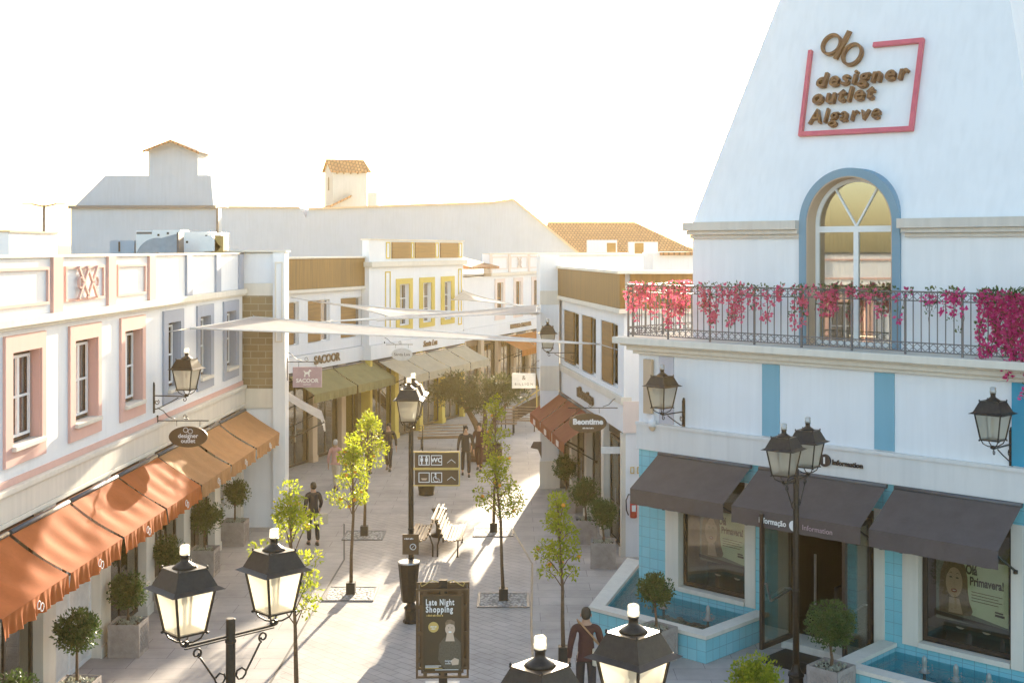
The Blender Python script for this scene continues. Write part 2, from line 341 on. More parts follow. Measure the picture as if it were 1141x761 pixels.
# ------------------------------------------------------------------ lantern heads, street lamps, wall lamps
def lantern_parts():
    f = MB()                                             # open frame with cradle, bottom tray and corner bars
    f.lathe([(.0,0),(.035,0),(.05,.02),(.035,.05),(.0,.06)], n=12)
    for sx in (-1,1):
        for sy in (-1,1):
            f.tube([(0,0,.04),(sx*.06,sy*.06,.045),(sx*.12,sy*.12,.09),(sx*.145,sy*.145,.155)], .010, 6)
            f.bar((sx*.15,sy*.15,.15),(sx*.222,sy*.222,.595), .020)
            f.lathe([(0,0),(.016,.006),(.018,.02),(0,.03)], (sx*.165, sy*.165, .13), 8)
    f.frus((0,0), .165, .145, .165, .165)
    for a in (0, PI/2, PI, 3*PI/2):
        m = Matrix.Rotation(a, 3, 'Z')
        f.bar(m @ Vector((-.22,-.222,.59)), m @ Vector((.22,-.222,.59)), .022)
    h = MB()                                             # hood: wide brim, trapezoid cap, dome and collar
    h.frus((0,0), .305, .596, .245, .628); h.frus((0,0), .243, .628, .165, .80); h.frus((0,0), .175, .80, .172, .812)
    h.lathe([(.13,.812),(.10,.84),(.055,.87),(.042,.88),(.042,.925),(.05,.93),(.05,.94),(.0,.945)], n=16)
    for sx in (-1,1):
        for sy in (-1,1): h.lathe([(0,0),(.011,.004),(.013,.018),(0,.032)], (sx*.165, sy*.165, .808), 6)
    g = MB()
    g.add([(-.145,-.145,.17),(.145,-.145,.17),(.145,.145,.17),(-.145,.145,.17),(-.215,-.215,.585),(.215,-.215,.585),(.215,.215,.585),(-.215,.215,.585)],
          [(0,1,5,4),(1,2,6,5),(2,3,7,6),(3,0,4,7)])
    fn = MB(); fn.lathe([(.035,.94),(.052,.95),(.055,.985),(.05,.99),(.052,1.03),(.04,1.045),(.0,1.05)], n=12)
    bl = MB(); bl.tube([(0,0,.16),(0,0,.42)], .02, 8); bl.lathe([(.018,.40),(.032,.44),(.03,.50),(.0,.54)], n=10)
    return f, h, g, fn, bl
LAN = {}
def lantern(parent, loc, rz=0.0):
    if not LAN:
        for k, mb, m in zip(('lantern','hood','glass','finial','lamp_tube'), lantern_parts(), (M['metal'],M['metal'],M['lampglass'],M['finial'],M['signwhite'])):
            o = mb.build(k, m, bevel=0); LAN[k] = o.data; bpy.data.objects.remove(o)
    l = obj('lantern', LAN['lantern'], parent, loc, rz)
    for k in ('hood','glass','finial','lamp_tube'): obj(k, LAN[k], l)
    return l
def spiral(cx, cz, r0, r1, a0, a1, n=14, plane='x'):
    pts = []
    for i in range(n+1):
        t = i/n; r = r0+(r1-r0)*t; a = a0+(a1-a0)*t
        pts.append((cx+r*math.cos(a), 0, cz+r*math.sin(a)))
    return pts
def street_lamp(label, loc, rz, hp, sp=.54, group='double lantern street lamps'):
    t = thing('street_lamp', label, 'street lamp', loc, rz, group)
    p = MB(); p.lathe([(.058,.3),(.055,hp*.5),(.05,hp-.02),(.045,hp)], n=16); p.lathe([(.062,0),(.066,.02),(.062,.04)], (0,0,hp*.45), 16)
    p.lathe([(.05,0),(.06,.01),(.06,.03),(.05,.04)], (0,0,hp-.26), 16)
    p.build('pole', M['metal'], t)
    b = MB(); b.lathe([(.17,0),(.17,.05),(.14,.08),(.13,.26),(.15,.29),(.15,.32),(.10,.36),(.075,.42),(.058,.5)], n=8, smooth=False); b.build('base', M['metal'], t)
    za = hp-.18
    a = MB(); a.bar((-sp,0,za),(sp,0,za), .035, .022); a.bar((-sp,0,za-.03),(sp,0,za-.03), .018, .012); a.build('arm', M['metal'], t)
    for s in (-1, 1):
        c = MB()
        pts = spiral(.40, za-.10, .025, .055, R(-180), R(250)) 
        pts += [(.36,0,za-.16),(.27,0,za-.30),(.19,0,za-.42)] + [(.125+.06*math.cos(x),0,za-.43+.06*math.sin(x)) for x in (R(-20),R(-70),R(-120),R(-170),R(-220),R(-280),R(-340))]
        c.tube([(s*x,y,z) for x,y,z in pts], .011, 6)
        c.build('scroll_bracket', M['metal'], t)
        lantern(t, (s*sp, 0, za))
    return t
def wall_lamp(label, loc, rz, arm=.55, group='wall lanterns'):
    # local: wall plane at x=0, arm reaches out along +x
    t = thing('wall_lamp', label, 'wall lamp', loc, rz, group)
    b = MB(); b.box(-.02,.02,-.035,.035,-.38,.24); b.lathe([(0,0),(.03,.01),(.03,.05),(0,.07)],(0,0,.23),8); b.build('wall_plate', M['metal'], t)
    a = MB(); a.bar((0,0,0),(arm,0,.0),.03,.022)
    a.tube([(0,0,-.30),(.10,0,-.28),(arm*.5,0,-.14),(arm*.75,0,-.03)],.011,6)
    a.tube(spiral(.08,-.14,.02,.06,0,R(420)),.009,6); a.tube(spiral(arm-.05,-.065,.015,.055,R(90),R(470)),.009,6); a.build('scroll_arm', M['metal'], t)
    lantern(t, (arm, 0, 0), 0); return t
# ------------------------------------------------------------------ plants
def leaf(mb, p, d, n, ln, w):
    s = d.cross(n)
    if s.length < 1e-4: s = Vector((1,0,0))
    s = s.normalized()*w/2
    mid = p + d*ln*.5 + n*ln*.08
    mb.add([p, mid - s, p + d*ln, mid + s], [(0,1,2,3)])
def rvec(rng):
    while True:
        v = Vector((rng.uniform(-1,1), rng.uniform(-1,1), rng.uniform(-1,1)))
        if .05 < v.length < 1: return v.normalized()
def leaf_blob(mb, c, r, n, ln, w, rng, inner=.5, up=.3):
    c = Vector(c)
    for _ in range(n):
        d = rvec(rng); k = inner + (1-inner)*rng.random()**.6
        p = c + Vector((d.x*r[0], d.y*r[1], d.z*r[2]))*k
        dd = (d + rvec(rng)*.9 + Vector((0,0,up))).normalized()
        leaf(mb, p, dd, rvec(rng), ln*rng.uniform(.7,1.25), w*rng.uniform(.8,1.2))
def planter_parts(t, w=.58, h=.62, base_z=0.0):
    b = MB(); t_ = .035
    b.box(-w/2,w/2,-w/2,-w/2+t_,0,h); b.box(-w/2,w/2,w/2-t_,w/2,0,h); b.box(-w/2,-w/2+t_,-w/2+t_,w/2-t_,0,h); b.box(w/2-t_,w/2,-w/2+t_,w/2-t_,0,h); b.box(-w/2+t_,w/2-t_,-w/2+t_,w/2-t_,0,.05)
    bx = b.build('planter_box', M['planter'], t, (0,0,base_z), bevel=.008)
    q = MB(); e = w/2+.012
    for a in range(4):
        m = Matrix.Rotation(a*PI/2, 4, 'Z'); k = MB()
        k.box(-e,e,-e,-w/2-.001,h-.07,h+.012); k.box(-e,e,-e,-w/2-.001,0,.07); k.box(-e,-e+.07,-e,-w/2-.001,.07,h-.07); k.box(e-.07,e,-e,-w/2-.001,.07,h-.07)
        n_ = 5; ww = (w-.12); hh = h-.16
        for i in range(-3, 5):                            # crossed lattice in relief, clipped to the panel
            for sgn in (1,-1):
                x0 = -ww/2 + i*ww/4; pts = []
                for tt in range(0, 21):
                    x = x0 + sgn*(tt/20)*hh if sgn > 0 else -x0 - (tt/20)*hh
                    z = .08 + (tt/20)*hh
                    if -ww/2 <= x <= ww/2: pts.append((x, -w/2-.006, z))
                if len(pts) > 2: k.bar(pts[0], pts[-1], .014, .010)
        k.xf(m); q.add(k.v, k.f)
    q.build('lattice_trim', M['planter'], bx)
    so = MB(); so.box(-w/2+t_,w/2-t_,-w/2+t_,w/2-t_,h-.12,h-.06); so.build('soil', M['soil'], bx)
    return bx
TOPI = {}
def topiary(label, loc, rz=0.0, r=.34, trunk=.45, seed=1, group='ball-clipped trees in lattice planters', box=(.58,.62), leafm='topi'):
    rng = random.Random(seed)
    t = thing('potted_topiary', label, 'potted tree', loc, rz, group)
    w, h = box; planter_parts(t, w, h)
    k = MB(); z0 = h-.08; zc = h + trunk + r*.8
    k.tube([(0,0,z0),(.015,.01,z0+.2),(-.012,0,zc-r*.9),(0,0,zc-r*.2)], [.034,.026,.022,.02], 7)
    for i in range(6):
        a = i*1.05+rng.random(); k.tube([(0,0,zc-r*.7),(math.cos(a)*r*.3,math.sin(a)*r*.3,zc-r*.3),(math.cos(a)*r*.65,math.sin(a)*r*.65,zc+rng.uniform(-.2,.5)*r)],[.014,.01,.006],5)
    k.build('trunk', M['bark'], t)
    c = MB()
    for i in range(52):                                   # lumpy ball of small clumps
        d = rvec(rng); p = d*r*rng.uniform(.45,.82); s = r*rng.uniform(.22,.38)
        leaf_blob(c, (p.x, p.y, zc+p.z*.92), (s,s,s), 60, .062, .034, rng, .3, .15)
    leaf_blob(c, (0,0,zc), (r*1.08,r*1.08,r*1.0), 260, .065, .032, rng, .85, .5)
    c.build('crown', M[leafm], t)
    g = MB()
    for i in range(26):
        a = rng.random()*6.28; q = rng.uniform(.08, w*.42); leaf_blob(g, (math.cos(a)*q, math.sin(a)*q, h-.03), (.05,.05,.05), 12, .05, .03, rng, .2, .8)
    g.build('ground_plants', M['succ'], t)
    return t
def citrus(label, base, zlow, ztop, rad, seed, lean=(0,0), n=1700, fruit=5, guard=True, pit=None):
    rng = random.Random(seed)
    t = thing('citrus_tree', label, 'tree', base, 0, 'young orange trees along the street')
    H = ztop
    k = MB(); lx, ly = lean
    tr = [(0,0,0),(lx*.2,ly*.2,H*.25),(lx*.5+.03,ly*.5,zlow*.95),(lx*.8,ly*.8,(zlow+ztop)/2),(lx,ly,ztop-.25)]
    k.tube(tr, [.045,.036,.030,.020,.007], 8)
    clumps = []
    for i in range(20):
        f = (i+.5)/20; z0 = zlow + (ztop-zlow)*f*.75 - .05
        ax = lx*z0/H; ay = ly*z0/H; a = i*2.4 + rng.random()
        env = math.sin(PI*min(1, .18+f*.80))**.7
        rr = rad*env*rng.uniform(.35,.95); z1 = z0 + (ztop-zlow)*rng.uniform(.06,.22)
        p = (ax+math.cos(a)*rr, ay+math.sin(a)*rr, z1)
        k.tube([(ax,ay,z0-.08),(ax+math.cos(a)*rr*.5, ay+math.sin(a)*rr*.5, (z0+z1)/2+.02), p],[.012,.009,.004],5)
        clumps.append((p, rad*rng.uniform(.20,.40)))
    clumps.append(((lx,ly,ztop-.18), rad*.3)); clumps.append(((lx,ly,ztop-.42), rad*.4))
    k.build('trunk', M['bark'], t)
    c = MB(); tot = sum(s**2 for _, s in clumps)
    for p, s in clumps: leaf_blob(c, p, (s,s,s*.9), int(.9*n*s*s/tot), .078, .038, rng, .25, .25)
    c.build('crown', M['citrus'], t)
    for i in range(fruit):
        p, s = rng.choice(clumps); d = rvec(rng)*s*.9
        f = MB(); f.lathe([(0,-.04),(.03,-.03),(.042,0),(.03,.03),(0,.04)], n=10); f.build('orange', M['orange'], t, (p[0]+d.x,p[1]+d.y,p[2]+d.z))
    if guard:
        g = MB(); g.box(-.10,.10,-.10,.10,0,.28); g.build('trunk_guard', M['black'], t)
    if pit:
        w, plab = pit; x = base[0]; y = base[1]
        pt = thing('tree_pit', plab, 'tree pit', (x, y, 0), 0, 'gravel squares round the young trees')
        g = MB(); g.box(-w/2,w/2,-w/2,w/2,.012,.022); g.build('gravel', M['gravel'], pt)
        e = MB(); e.wall(-w/2-.05,w/2+.05,-w/2-.05,w/2+.05,.010,.030,[(-w/2,w/2,-w/2,w/2)]); e.v = [(p,r_,q) for p,q,r_ in e.v]; e.build('steel_edge', M['metal2'], pt)
    return t
# ------------------------------------------------------------------ people (one skinned body each; clothes and hair are children)
def skinned(name, V, E, rad, mat, parent, root=0, sub=2, sc_=1.0):
    me = bpy.data.meshes.new(name); me.from_pydata([Vector(v)*sc_ for v in V], E, []); me.update()
    o = bpy.data.objects.new(name, me); col.objects.link(o)
    m = o.modifiers.new('skin', 'SKIN'); m.use_smooth_shade = True
    sk = me.skin_vertices[0].data
    for i, r in enumerate(rad):
        r = r if isinstance(r, tuple) else (r, r); sk[i].radius = (r[0]*sc_, r[1]*sc_); sk[i].use_root = (i == root)
    s = o.modifiers.new('sub', 'SUBSURF'); s.levels = sub; s.render_levels = sub
    dg = bpy.context.evaluated_depsgraph_get(); dg.update()
    m2 = bpy.data.meshes.new_from_object(o.evaluated_get(dg)); bpy.data.objects.remove(o)
    m2.materials.clear(); m2.materials.append(mat)
    for p in m2.polygons: p.use_smooth = True
    return obj(name, m2, parent)
def person(label, loc, rz, h=1.75, stride=.0, top='clothd', legs='clothd', hair='hair', armL=None, armR=None, skirt=False, headturn=0.0, woman=False, longhair=False, sleeves=True):
    """faces local -y; armL / armR = (elbow, wrist) in metres for a 1.75 m figure"""
    k = h/1.75; t = thing('person', label, 'person', loc, rz)
    sw = .165 if woman else .19
    s = stride
    hipL, hipR = (.09,0,.93), (-.09,0,.93)
    kL, kR = (.10,-s*.45-.02,.50), (-.10,s*.25-.02,.50)
    aL, aR = (.10,-s*.62+.02,.09), (-.10,s*.72+.03,.10+abs(s)*.12)
    tL, tR = (.11,aL[1]-.16,.03), (-.11,aR[1]-.15,.035+abs(s)*.02)
    eL, wL = armL or ((sw+.07,.03+s*.2,1.13),(sw+.09,-.04+s*.3,.88))
    eR, wR = armR or ((-sw-.07,.03-s*.2,1.13),(-sw-.09,-.04-s*.3,.88))
    hL = tuple(Vector(wL)+(Vector(wL)-Vector(eL)).normalized()*.14); hR = tuple(Vector(wR)+(Vector(wR)-Vector(eR)).normalized()*.14)
    V = [(0,0,.97),(0,.01,1.13),(0,0,1.30),(0,.01,1.44),(0,0,1.52),(0,-.01,1.62),(0,0,1.70),
         (sw,0,1.40),eL,wL,hL,(-sw,0,1.40),eR,wR,hR,hipL,kL,aL,tL,hipR,kR,aR,tR,(0,-.105,1.60)]
    E = [(0,1),(1,2),(2,3),(3,4),(4,5),(5,6),(3,7),(7,8),(8,9),(9,10),(3,11),(11,12),(12,13),(13,14),(0,15),(15,16),(16,17),(17,18),(0,19),(19,20),(20,21),(21,22),(5,23)]
    rad = [(.12,.10),(.115,.085),(.125,.095),(.07,.07),(.052,.055),(.078,.095),(.062,.075),.052,.038,.026,(.03,.018),.052,.038,.026,(.03,.018),.085,.055,.038,.03,.085,.055,.038,.03,.014]
    body = skinned('body', V, E, rad, M['skin'], t, 0, 2, k)
    def fing(hand, wrist):
        d = (Vector(hand)-Vector(wrist)).normalized()
        return [(Vector(hand)+Vector((0,o_,0))+d*.0, Vector(hand)+Vector((0,o_*1.4,0))+d*l_) for o_, l_ in ((-.022,.05),(-.008,.065),(.007,.06),(.020,.045))]
    fm = MB()
    for hh, ww in ((hL,wL),(hR,wR)):
        for a_, b_ in fing(hh, ww): fm.tube([a_*k, (a_*.5+b_*.5)*k, (b_+Vector((0,-.004,0)))*k], [.009*k,.008*k,.006*k], 6)
        th = Vector(hh); fm.tube([(th+Vector((0,-.03,.05)))*k, (th+Vector((0,-.05,.01)))*k], [.010*k,.007*k], 6)
    fm.build('fingers', M['skin'], body)
    em = Vector; f = .45 if not sleeves else 1.0
    if sleeves: aEL, aWL, aER, aWR = eL, tuple(em(eL).lerp(em(wL),.92)), eR, tuple(em(eR).lerp(em(wR),.92))
    SV = [(0,0,.90),(0,.005,1.02),(0,.01,1.16),(0,0,1.32),(0,.01,1.43),(sw+.005,0,1.405)] ; SE = [(0,1),(1,2),(2,3),(3,4),(4,5)]; SR = [(.165,.125),(.150,.118),(.14,.108),(.155,.118),(.085,.08),.075]
    if sleeves:
        SV += [eL, aWL, (-sw-.005,0,1.405), eR, aWR]; SE += [(5,6),(6,7),(4,8),(8,9),(9,10)]; SR += [.055,.042,.075,.055,.042]
    else:
        SV += [tuple(em(SV[5]).lerp(em(eL),.75)), (-sw-.005,0,1.405), tuple(em((-sw,0,1.405)).lerp(em(eR),.75))]; SE += [(5,6),(4,7),(7,8)]; SR += [.062,.075,.062]
    skinned('shirt', SV, SE, SR, M[top], t, 1, 2, k)
    TV = [(0,0,.98),(0,0,.92),hipL,kL,(aL[0],aL[1],aL[2]+.02),hipR,kR,(aR[0],aR[1],aR[2]+.02)]; TE = [(0,1),(1,2),(2,3),(3,4),(1,5),(5,6),(6,7)]
    skinned('trousers', TV, TE, [(.145,.11),(.145,.115),.095,.072,.06,.095,.072,.06], M[legs], t, 0, 2, k)
    for a_, b_ in ((aL,tL),(aR,tR)):
        sh = MB(); y0 = a_[1]+.05; y1 = b_[1]-.03; z = min(a_[2], .09)-.09
        sh.lathe([(0,0),(.055,.005),(.058,.03),(.045,.07),(.03,.10),(0,.11)], n=10); sh.v = [((x*.8+a_[0])*k, ((y*2.5)+(y0+y1)/2)*k, (zz+max(0,z))*k) for x,y,zz in sh.v]
        sh.build('shoe', M['shoe'], t)
    hr = MB(); hr.lathe([(.0,.118),(.045,.108),(.078,.075),(.090,.03),(.088,-.02),(.075,-.06),(.05,-.08)], n=14)
    hr.v = [(x*.92*k, (y*1.08+.016 + (.02 if z < .02 else 0))*k, (z+1.645)*k) for x,y,z in hr.v]
    hr.v = [(x, y if (y > -.045*k or z > 1.67*k) else -.045*k, z) for x,y,z in hr.v]
    if longhair:
        hr.lathe([(.05,0),(.085,-.05),(.09,-.16),(.06,-.26),(.0,-.28)], n=12); m_ = 5*12+0
        hr.v = hr.v[:-60] + [(x*k, (y*.5+.06)*k, (z+1.64)*k) for x,y,z in hr.v[-60:]]
    hr.build('hair', M[hair], t)
    for sx in (-1,1):
        ea = MB(); ea.lathe([(0,-.03),(.012,-.02),(.014,.01),(.01,.03),(0,.032)], n=8); ea.v=[((x*.7+sx*.088)*k,(y+.0)*k,(z+1.615)*k) for x,y,z in ea.v]; ea.build('ear', M['skin'], t)
        ey = MB(); ey.lathe([(0,-.008),(.010,0),(0,.008)], n=8); ey.v=[((x+sx*.032)*k,(y-.092)*k,(z+1.628)*k) for x,y,z in ey.v]; ey.build('eye', M['shoe'], t)
    mo = MB(); mo.box(-.025*k,.025*k,-.098*k,-.085*k,1.565*k,1.575*k); mo.build('mouth', M['plip'], t)
    return t
def shoulder_bag(label, loc, rz, s=1.0, mat='bagm', straps=None):
    t = thing('bag', label, 'bag', loc, rz)
    b = MB(); b.prism([(-.17*s,-.05*s),(.17*s,-.05*s),(.19*s,0),(.17*s,.05*s),(-.17*s,.05*s),(-.19*s,0)], -.30*s, 0); b.build('bag_body', M[mat], t, bevel=.02*s)
    if straps:
        st = MB(); st.tube(straps, .014, 6); st.build('strap', M['strap'], t)
    return t
# ------------------------------------------------------------------ awnings
def awning(parent, u0, u1, zt, zf, d, val, mat, label=None, sag=.05, y0=0.0, nseg=24, seed=0, ripple=.012, arms=True, emblem=None):
    rng = random.Random(seed); mb = MB(); nu, nv = nseg, 14
    ph = rng.random()*6
    def P(i, j):
        a = i/nu; b = j/nv
        u = u0+(u1-u0)*a
        s = -sag*math.sin(PI*b)*(.5+.5*math.sin(PI*a)) - ripple*math.sin(a*21+ph+b*1.5)*b*(1-b)*3
        return (u, y0 - d*b, zt+(zf-zt)*b + s)
    vs = [P(i, j) for j in range(nv+1) for i in range(nu+1)]
    fs = [(j*(nu+1)+i, j*(nu+1)+i+1, (j+1)*(nu+1)+i+1, (j+1)*(nu+1)+i) for j in range(nv) for i in range(nu)]
    mb.add(vs, fs, True)
    vs = []
    for j in range(5):
        for i in range(nu*3+1):
            a = i/(nu*3); q = j/4
            w = ripple*1.6*q*math.sin(a*(u1-u0)*13+ph) + ripple*q*math.sin(a*(u1-u0)*31+ph*2)
            vs.append((u0+(u1-u0)*a, y0-d-.002-w, zf-val*q+ .004*math.sin(a*40)*q))
    n3 = nu*3+1; fs = [(j*n3+i, j*n3+i+1, (j+1)*n3+i+1, (j+1)*n3+i) for j in range(4) for i in range(nu*3)]
    mb.add(vs, fs, True)
    a = tag(mb.build('awning', mat, parent), label)
    r = MB(); r.tube([(u0,y0-.05,zt-.03),(u1,y0-.05,zt-.03)], .045, 10); r.build('roller', M['metal2'], a)
    fb = MB(); fb.bar((u0+.02,y0-d+.03,zf-.02),(u1-.02,y0-d+.03,zf-.02), .04, .04); fb.build('front_bar', M['metal2'], a)
    if arms:
        for u in (u0+.12, u1-.12):
            m_ = MB(); m_.bar((u,y0,zf-.55),(u,y0-d+.04,zf-.04), .03, .03); m_.lathe([(0,-.04),(.04,-.03),(.04,.03),(0,.04)], (u,y0-.03,zf-.55), 8); m_.build('awning_arm', M['metal'], a)
    return a
def window(parent, u0, u1, z0, z1, y, mframe, mpane, bars=(.5,), rail=(.5,), w=.06, name='window', open_=0.0, label=None, d=.05):
    f = MB(); f.frame(u0, u1, z0, z1, w, y, y+d)
    for b in bars: c = u0+(u1-u0)*b; f.box(c-w*.45, c+w*.45, y+.002, y+d-.002, z0+w, z1-w)
    for b in rail:
        c = z0+(z1-z0)*b; f.box(u0+w, u1-w, y+.004, y+d-.004, c-w*.4, c+w*.4)
    o = tag(f.build(name, mframe, parent), label)
    p = MB(); p.box(u0+w, u1-w, y+d*.45, y+d*.5, z0+w, z1-w); p.build('pane', mpane, o)
    return o
def bracket_sign(label, loc, rz, arm, drop, shape, mat, texts, cat='hanging sign', group=None, w=.8, h=.45, tmat=None, thick=.05, bracket='metal'):
    """bracket reaches along +x from the wall plane at x=0, sign hangs below facing -y"""
    t = thing('hanging_sign', label, cat, loc, rz, group)
    b = MB(); b.box(-.015,.015,-.02,.02,-h*.9,.12); b.bar((0,0,0),(arm,0,0),.022); b.tube([(0,0,.28),(.12,0,.22),(.25,0,.08),(.40,0,.03)],.01,6); b.tube(spiral(arm*.55,.09,.02,.07,R(-90),R(330)),.009,6)
    b.build('bracket', M[bracket], t)
    c = arm - w/2 - .02
    hb = MB()
    for q in (-1,1): hb.bar((c+q*w*.3,0,0),(c+q*w*.3,0,-drop),.012)
    hb.build('hanger', M[bracket], t)
    p = MB(); zc = -drop-h/2
    if shape == 'oval': p.plate(ell(c, zc, w/2, h/2, 32), -thick/2, thick/2)
    else: p.plate([(c-w/2,zc-h/2),(c+w/2,zc-h/2),(c+w/2,zc+h/2),(c-w/2,zc+h/2)], -thick/2, thick/2)
    pn = p.build('panel', mat, t)
    for s, size, dz, bold in texts:
        if s is None: strokes(pn, size, 9, (c, -thick/2-.004, zc+dz), tmat or M['wletter'], .035); strokes(pn, size, 9, (c, thick/2+.004, zc+dz), tmat or M['wletter'], .035); continue
        lettering(pn, s, size, (c, -thick/2-.004, zc+dz), tmat or M['wletter'], .006, bold)
        lettering(pn, s, size, (c, thick/2+.004, zc+dz), tmat or M['wletter'], .006, bold, rz=PI)
    return t
# ================================================================== camera, sky, sun
cam = bpy.data.cameras.new('camera'); co = bpy.data.objects.new('camera', cam); col.objects.link(co); sc.camera = co
co.location = (0, 0, CH); co.rotation_euler = (PI/2, 0, 0)
cam.sensor_width = 36; cam.lens = 36*FPX/1141; cam.shift_y = -(380.5-HY)/1141; cam.clip_end = 3000; cam.clip_start = .2
SUN_EL, SUN_AZ = 10.5, 8.0
wd = bpy.data.worlds.new("World"); sc.world = wd; wd.use_nodes = True; nt = wd.node_tree; nt.nodes.clear()
sky = nt.nodes.new('ShaderNodeTexSky'); sky.sky_type = 'NISHITA'; sky.sun_disc = False
sky.sun_elevation = R(SUN_EL); sky.sun_rotation = R(SUN_AZ); sky.air_density = 1.0; sky.dust_density = 2.2; sky.ozone_density = 1.0; sky.altitude = 20
bg = nt.nodes.new('ShaderNodeBackground'); bg.inputs[1].default_value = .15; wo = nt.nodes.new('ShaderNodeOutputWorld')
nt.links.new(sky.outputs[0], bg.inputs[0]); nt.links.new(bg.outputs[0], wo.inputs[0])
sl = bpy.data.lights.new('sun', 'SUN'); sl.energy = 5.0; sl.angle = R(.5); sl.color = (1.0, .86, .66)
so = bpy.data.objects.new('sun', sl); col.objects.link(so)
S = Vector((math.sin(R(SUN_AZ))*math.cos(R(SUN_EL)), math.cos(R(SUN_AZ))*math.cos(R(SUN_EL)), math.sin(R(SUN_EL))))
so.rotation_euler = S.to_track_quat('Z', 'Y').to_euler(); so.location = (5, 60, 40)
sc.view_settings.view_transform = 'Standard'; sc.view_settings.look = 'None'; sc.view_settings.exposure = 2.05; sc.view_settings.gamma = 1
hz = bpy.data.materials.new('warm_haze'); hz.use_nodes = True; ht = hz.node_tree; ht.nodes.clear()
pv = ht.nodes.new('ShaderNodeVolumePrincipled'); pv.inputs['Color'].default_value = (.98,.73,.34,1); pv.inputs['Density'].default_value = .0004; pv.inputs['Anisotropy'].default_value = .55
ho = ht.nodes.new('ShaderNodeOutputMaterial'); ht.links.new(pv.outputs[0], ho.inputs['Volume'])
hb = MB(); hb.box(-950,950,-100,1550,-1.2,32); tag(hb.build('haze', hz), kind='stuff')

# ================================================================== ground
pave = bricks('slab_paving', (.45,.41,.375), (.41,.37,.34), (.20,.18,.17), 1.2, .6, .006, .8, wallmap=False, bump=.3, var=.26, spec=.3)
pave2 = bricks('herring_paving', (.47,.425,.39), (.43,.385,.35), (.25,.23,.21), .42, .21, .008, .8, wallmap=False, rot=R(45), bump=.4, var=.28, spec=.3)
g = MB(); g.add([(-900,-60,0),(900,-60,0),(900,1500,0),(-900,1500,0)], [(0,1,2,3)]); tag(g.build('ground', pave), kind='structure')
zone = [(-4.35,-5),(.40,-5),(.40,26.06),(.50,31.2),(-.14,36.2),(-.2,37),(-4.8,37),(-4.77,35.7),(-4.22,31.6)]
g = MB(); g.add([(x,y,.005) for x,y in zone], [tuple(range(len(zone)))]); tag(g.build('paved_street', pave2), kind='structure')
g = MB()
for a, b in ((( -4.35,8),(-4.35,22.7)),((-4.35,22.7),(-4.22,31.6)),((-4.22,31.6),(-4.77,35.7)),((.40,8),(.40,26.06)),((.40,26.06),(.50,31.2)),((.50,31.2),(-.14,36.2))):
    d = (Vector(b)-Vector(a)).normalized(); n_ = Vector((-d.y, d.x))*.022
    A, B = Vector(a), Vector(b); g.add([(*(A-n_),.010),(*(B-n_),.010),(*(B+n_),.010),(*(A+n_),.010)], [(3,2,1,0)])
tag(g.build('drain_slot', M['black']), kind='structure')
hm = plain('hill_scrub', (.10,.13,.06), .95, var=.3, scale=.03)
g = MB(); rng = random.Random(5); ny = 60
def hill(x0, x1, y, hf, name):
    h = MB(); n = 70; vs = []
    for i in range(n+1):
        x = x0+(x1-x0)*i/n; z = hf(i/n)
        vs += [(x,y-120,-1),(x,y-40,z*.62),(x,y,z),(x,y+80,-1)]
    fs = [(i*4+k, (i+1)*4+k, (i+1)*4+k+1, i*4+k+1) for i in range(n) for k in range(3)]
    h.add(vs, fs, True); tag(h.build(name, hm), kind='structure')
hill(40, 190, 620, lambda t: 3+24*math.exp(-((t-.50)/.17)**2)+1.5*math.sin(t*40)+.8*math.sin(t*97), 'hill')
hill(-420, -60, 520, lambda t: 8.6+.7*math.sin(t*30)+.5*math.sin(t*71), 'far_scrubland')

# ================================================================== right: information building
FR = Facade((5.67,24.7), (.7147,-.6995)); fu = FR.u; U0 = fu(712); U1 = 9.0
T = FR.thing('information_building', 'tall white building with tapering roof, arched window and flowered balcony over the information shop', 'building')
w1, w1b = fu(757), fu(830); w2, w2b = fu(1025), fu(1126); d0, d1 = fu(881), fu(974)
wb = .66; wt = 3.05
m = MB(); m.wall(U0, U1, 0, 3.44, 0, .30, [(fu(742), fu(842), wb-.12, wt), (d0, d1, -.01, 2.9), (fu(1006), fu(1141), wb-.12, wt)]); m.build('tiled_wall', M['tiledark'] if 0 else M['tile'], T)
m = MB(); m.wall(U0, U1, 4.04, 5.52, 0, .30); m.build('upper_wall', M['white'], T)
m = MB(); m.box(U0-.02, U1, -.07, .30, 3.45, 3.97); m.box(U0-.03, U1, -.10, .30, 3.973, 4.04); m.build('fascia_band', M['fascia'], T)
m = MB(); m.box(U0, U0+.25, .302, 4.6, 0, 5.5); m.build('side_wall', M['white'], T)
m = MB()
for a, b in ((742,756.5),(830.5,842)): m.box(fu(a), fu(b), -.025, .16, wb-.12, wt)
m.box(fu(757), fu(830), -.05, .16, wb-.12, wb-.03); m.build('window_surround', M['cream'], T)
m = MB()
for a, b in ((1006,1023.5),(1127,1141)): m.box(fu(a), fu(b), -.025, .16, wb-.12, wt)
m.box(fu(1024.5), fu(1126), -.05, .16, wb-.12, wb-.03); m.build('window_surround', M['cream'], T)
m = MB(); m.box(fu(974.5), fu(986), -.03, .3, 0, 2.95); m.box(fu(868), fu(880), -.03, .3, 0, 2.95); m.build('door_jamb', M['cream'], T)
for a, b, lb in ((757.5,830,'shop window behind the left fountain'),(1025,1126,'shop window behind the right fountain')):
    window(T, fu(a), fu(b), wb, wt, .13, M['door'], M['shop'], (), (), .07, 'shop_window', label=lb)
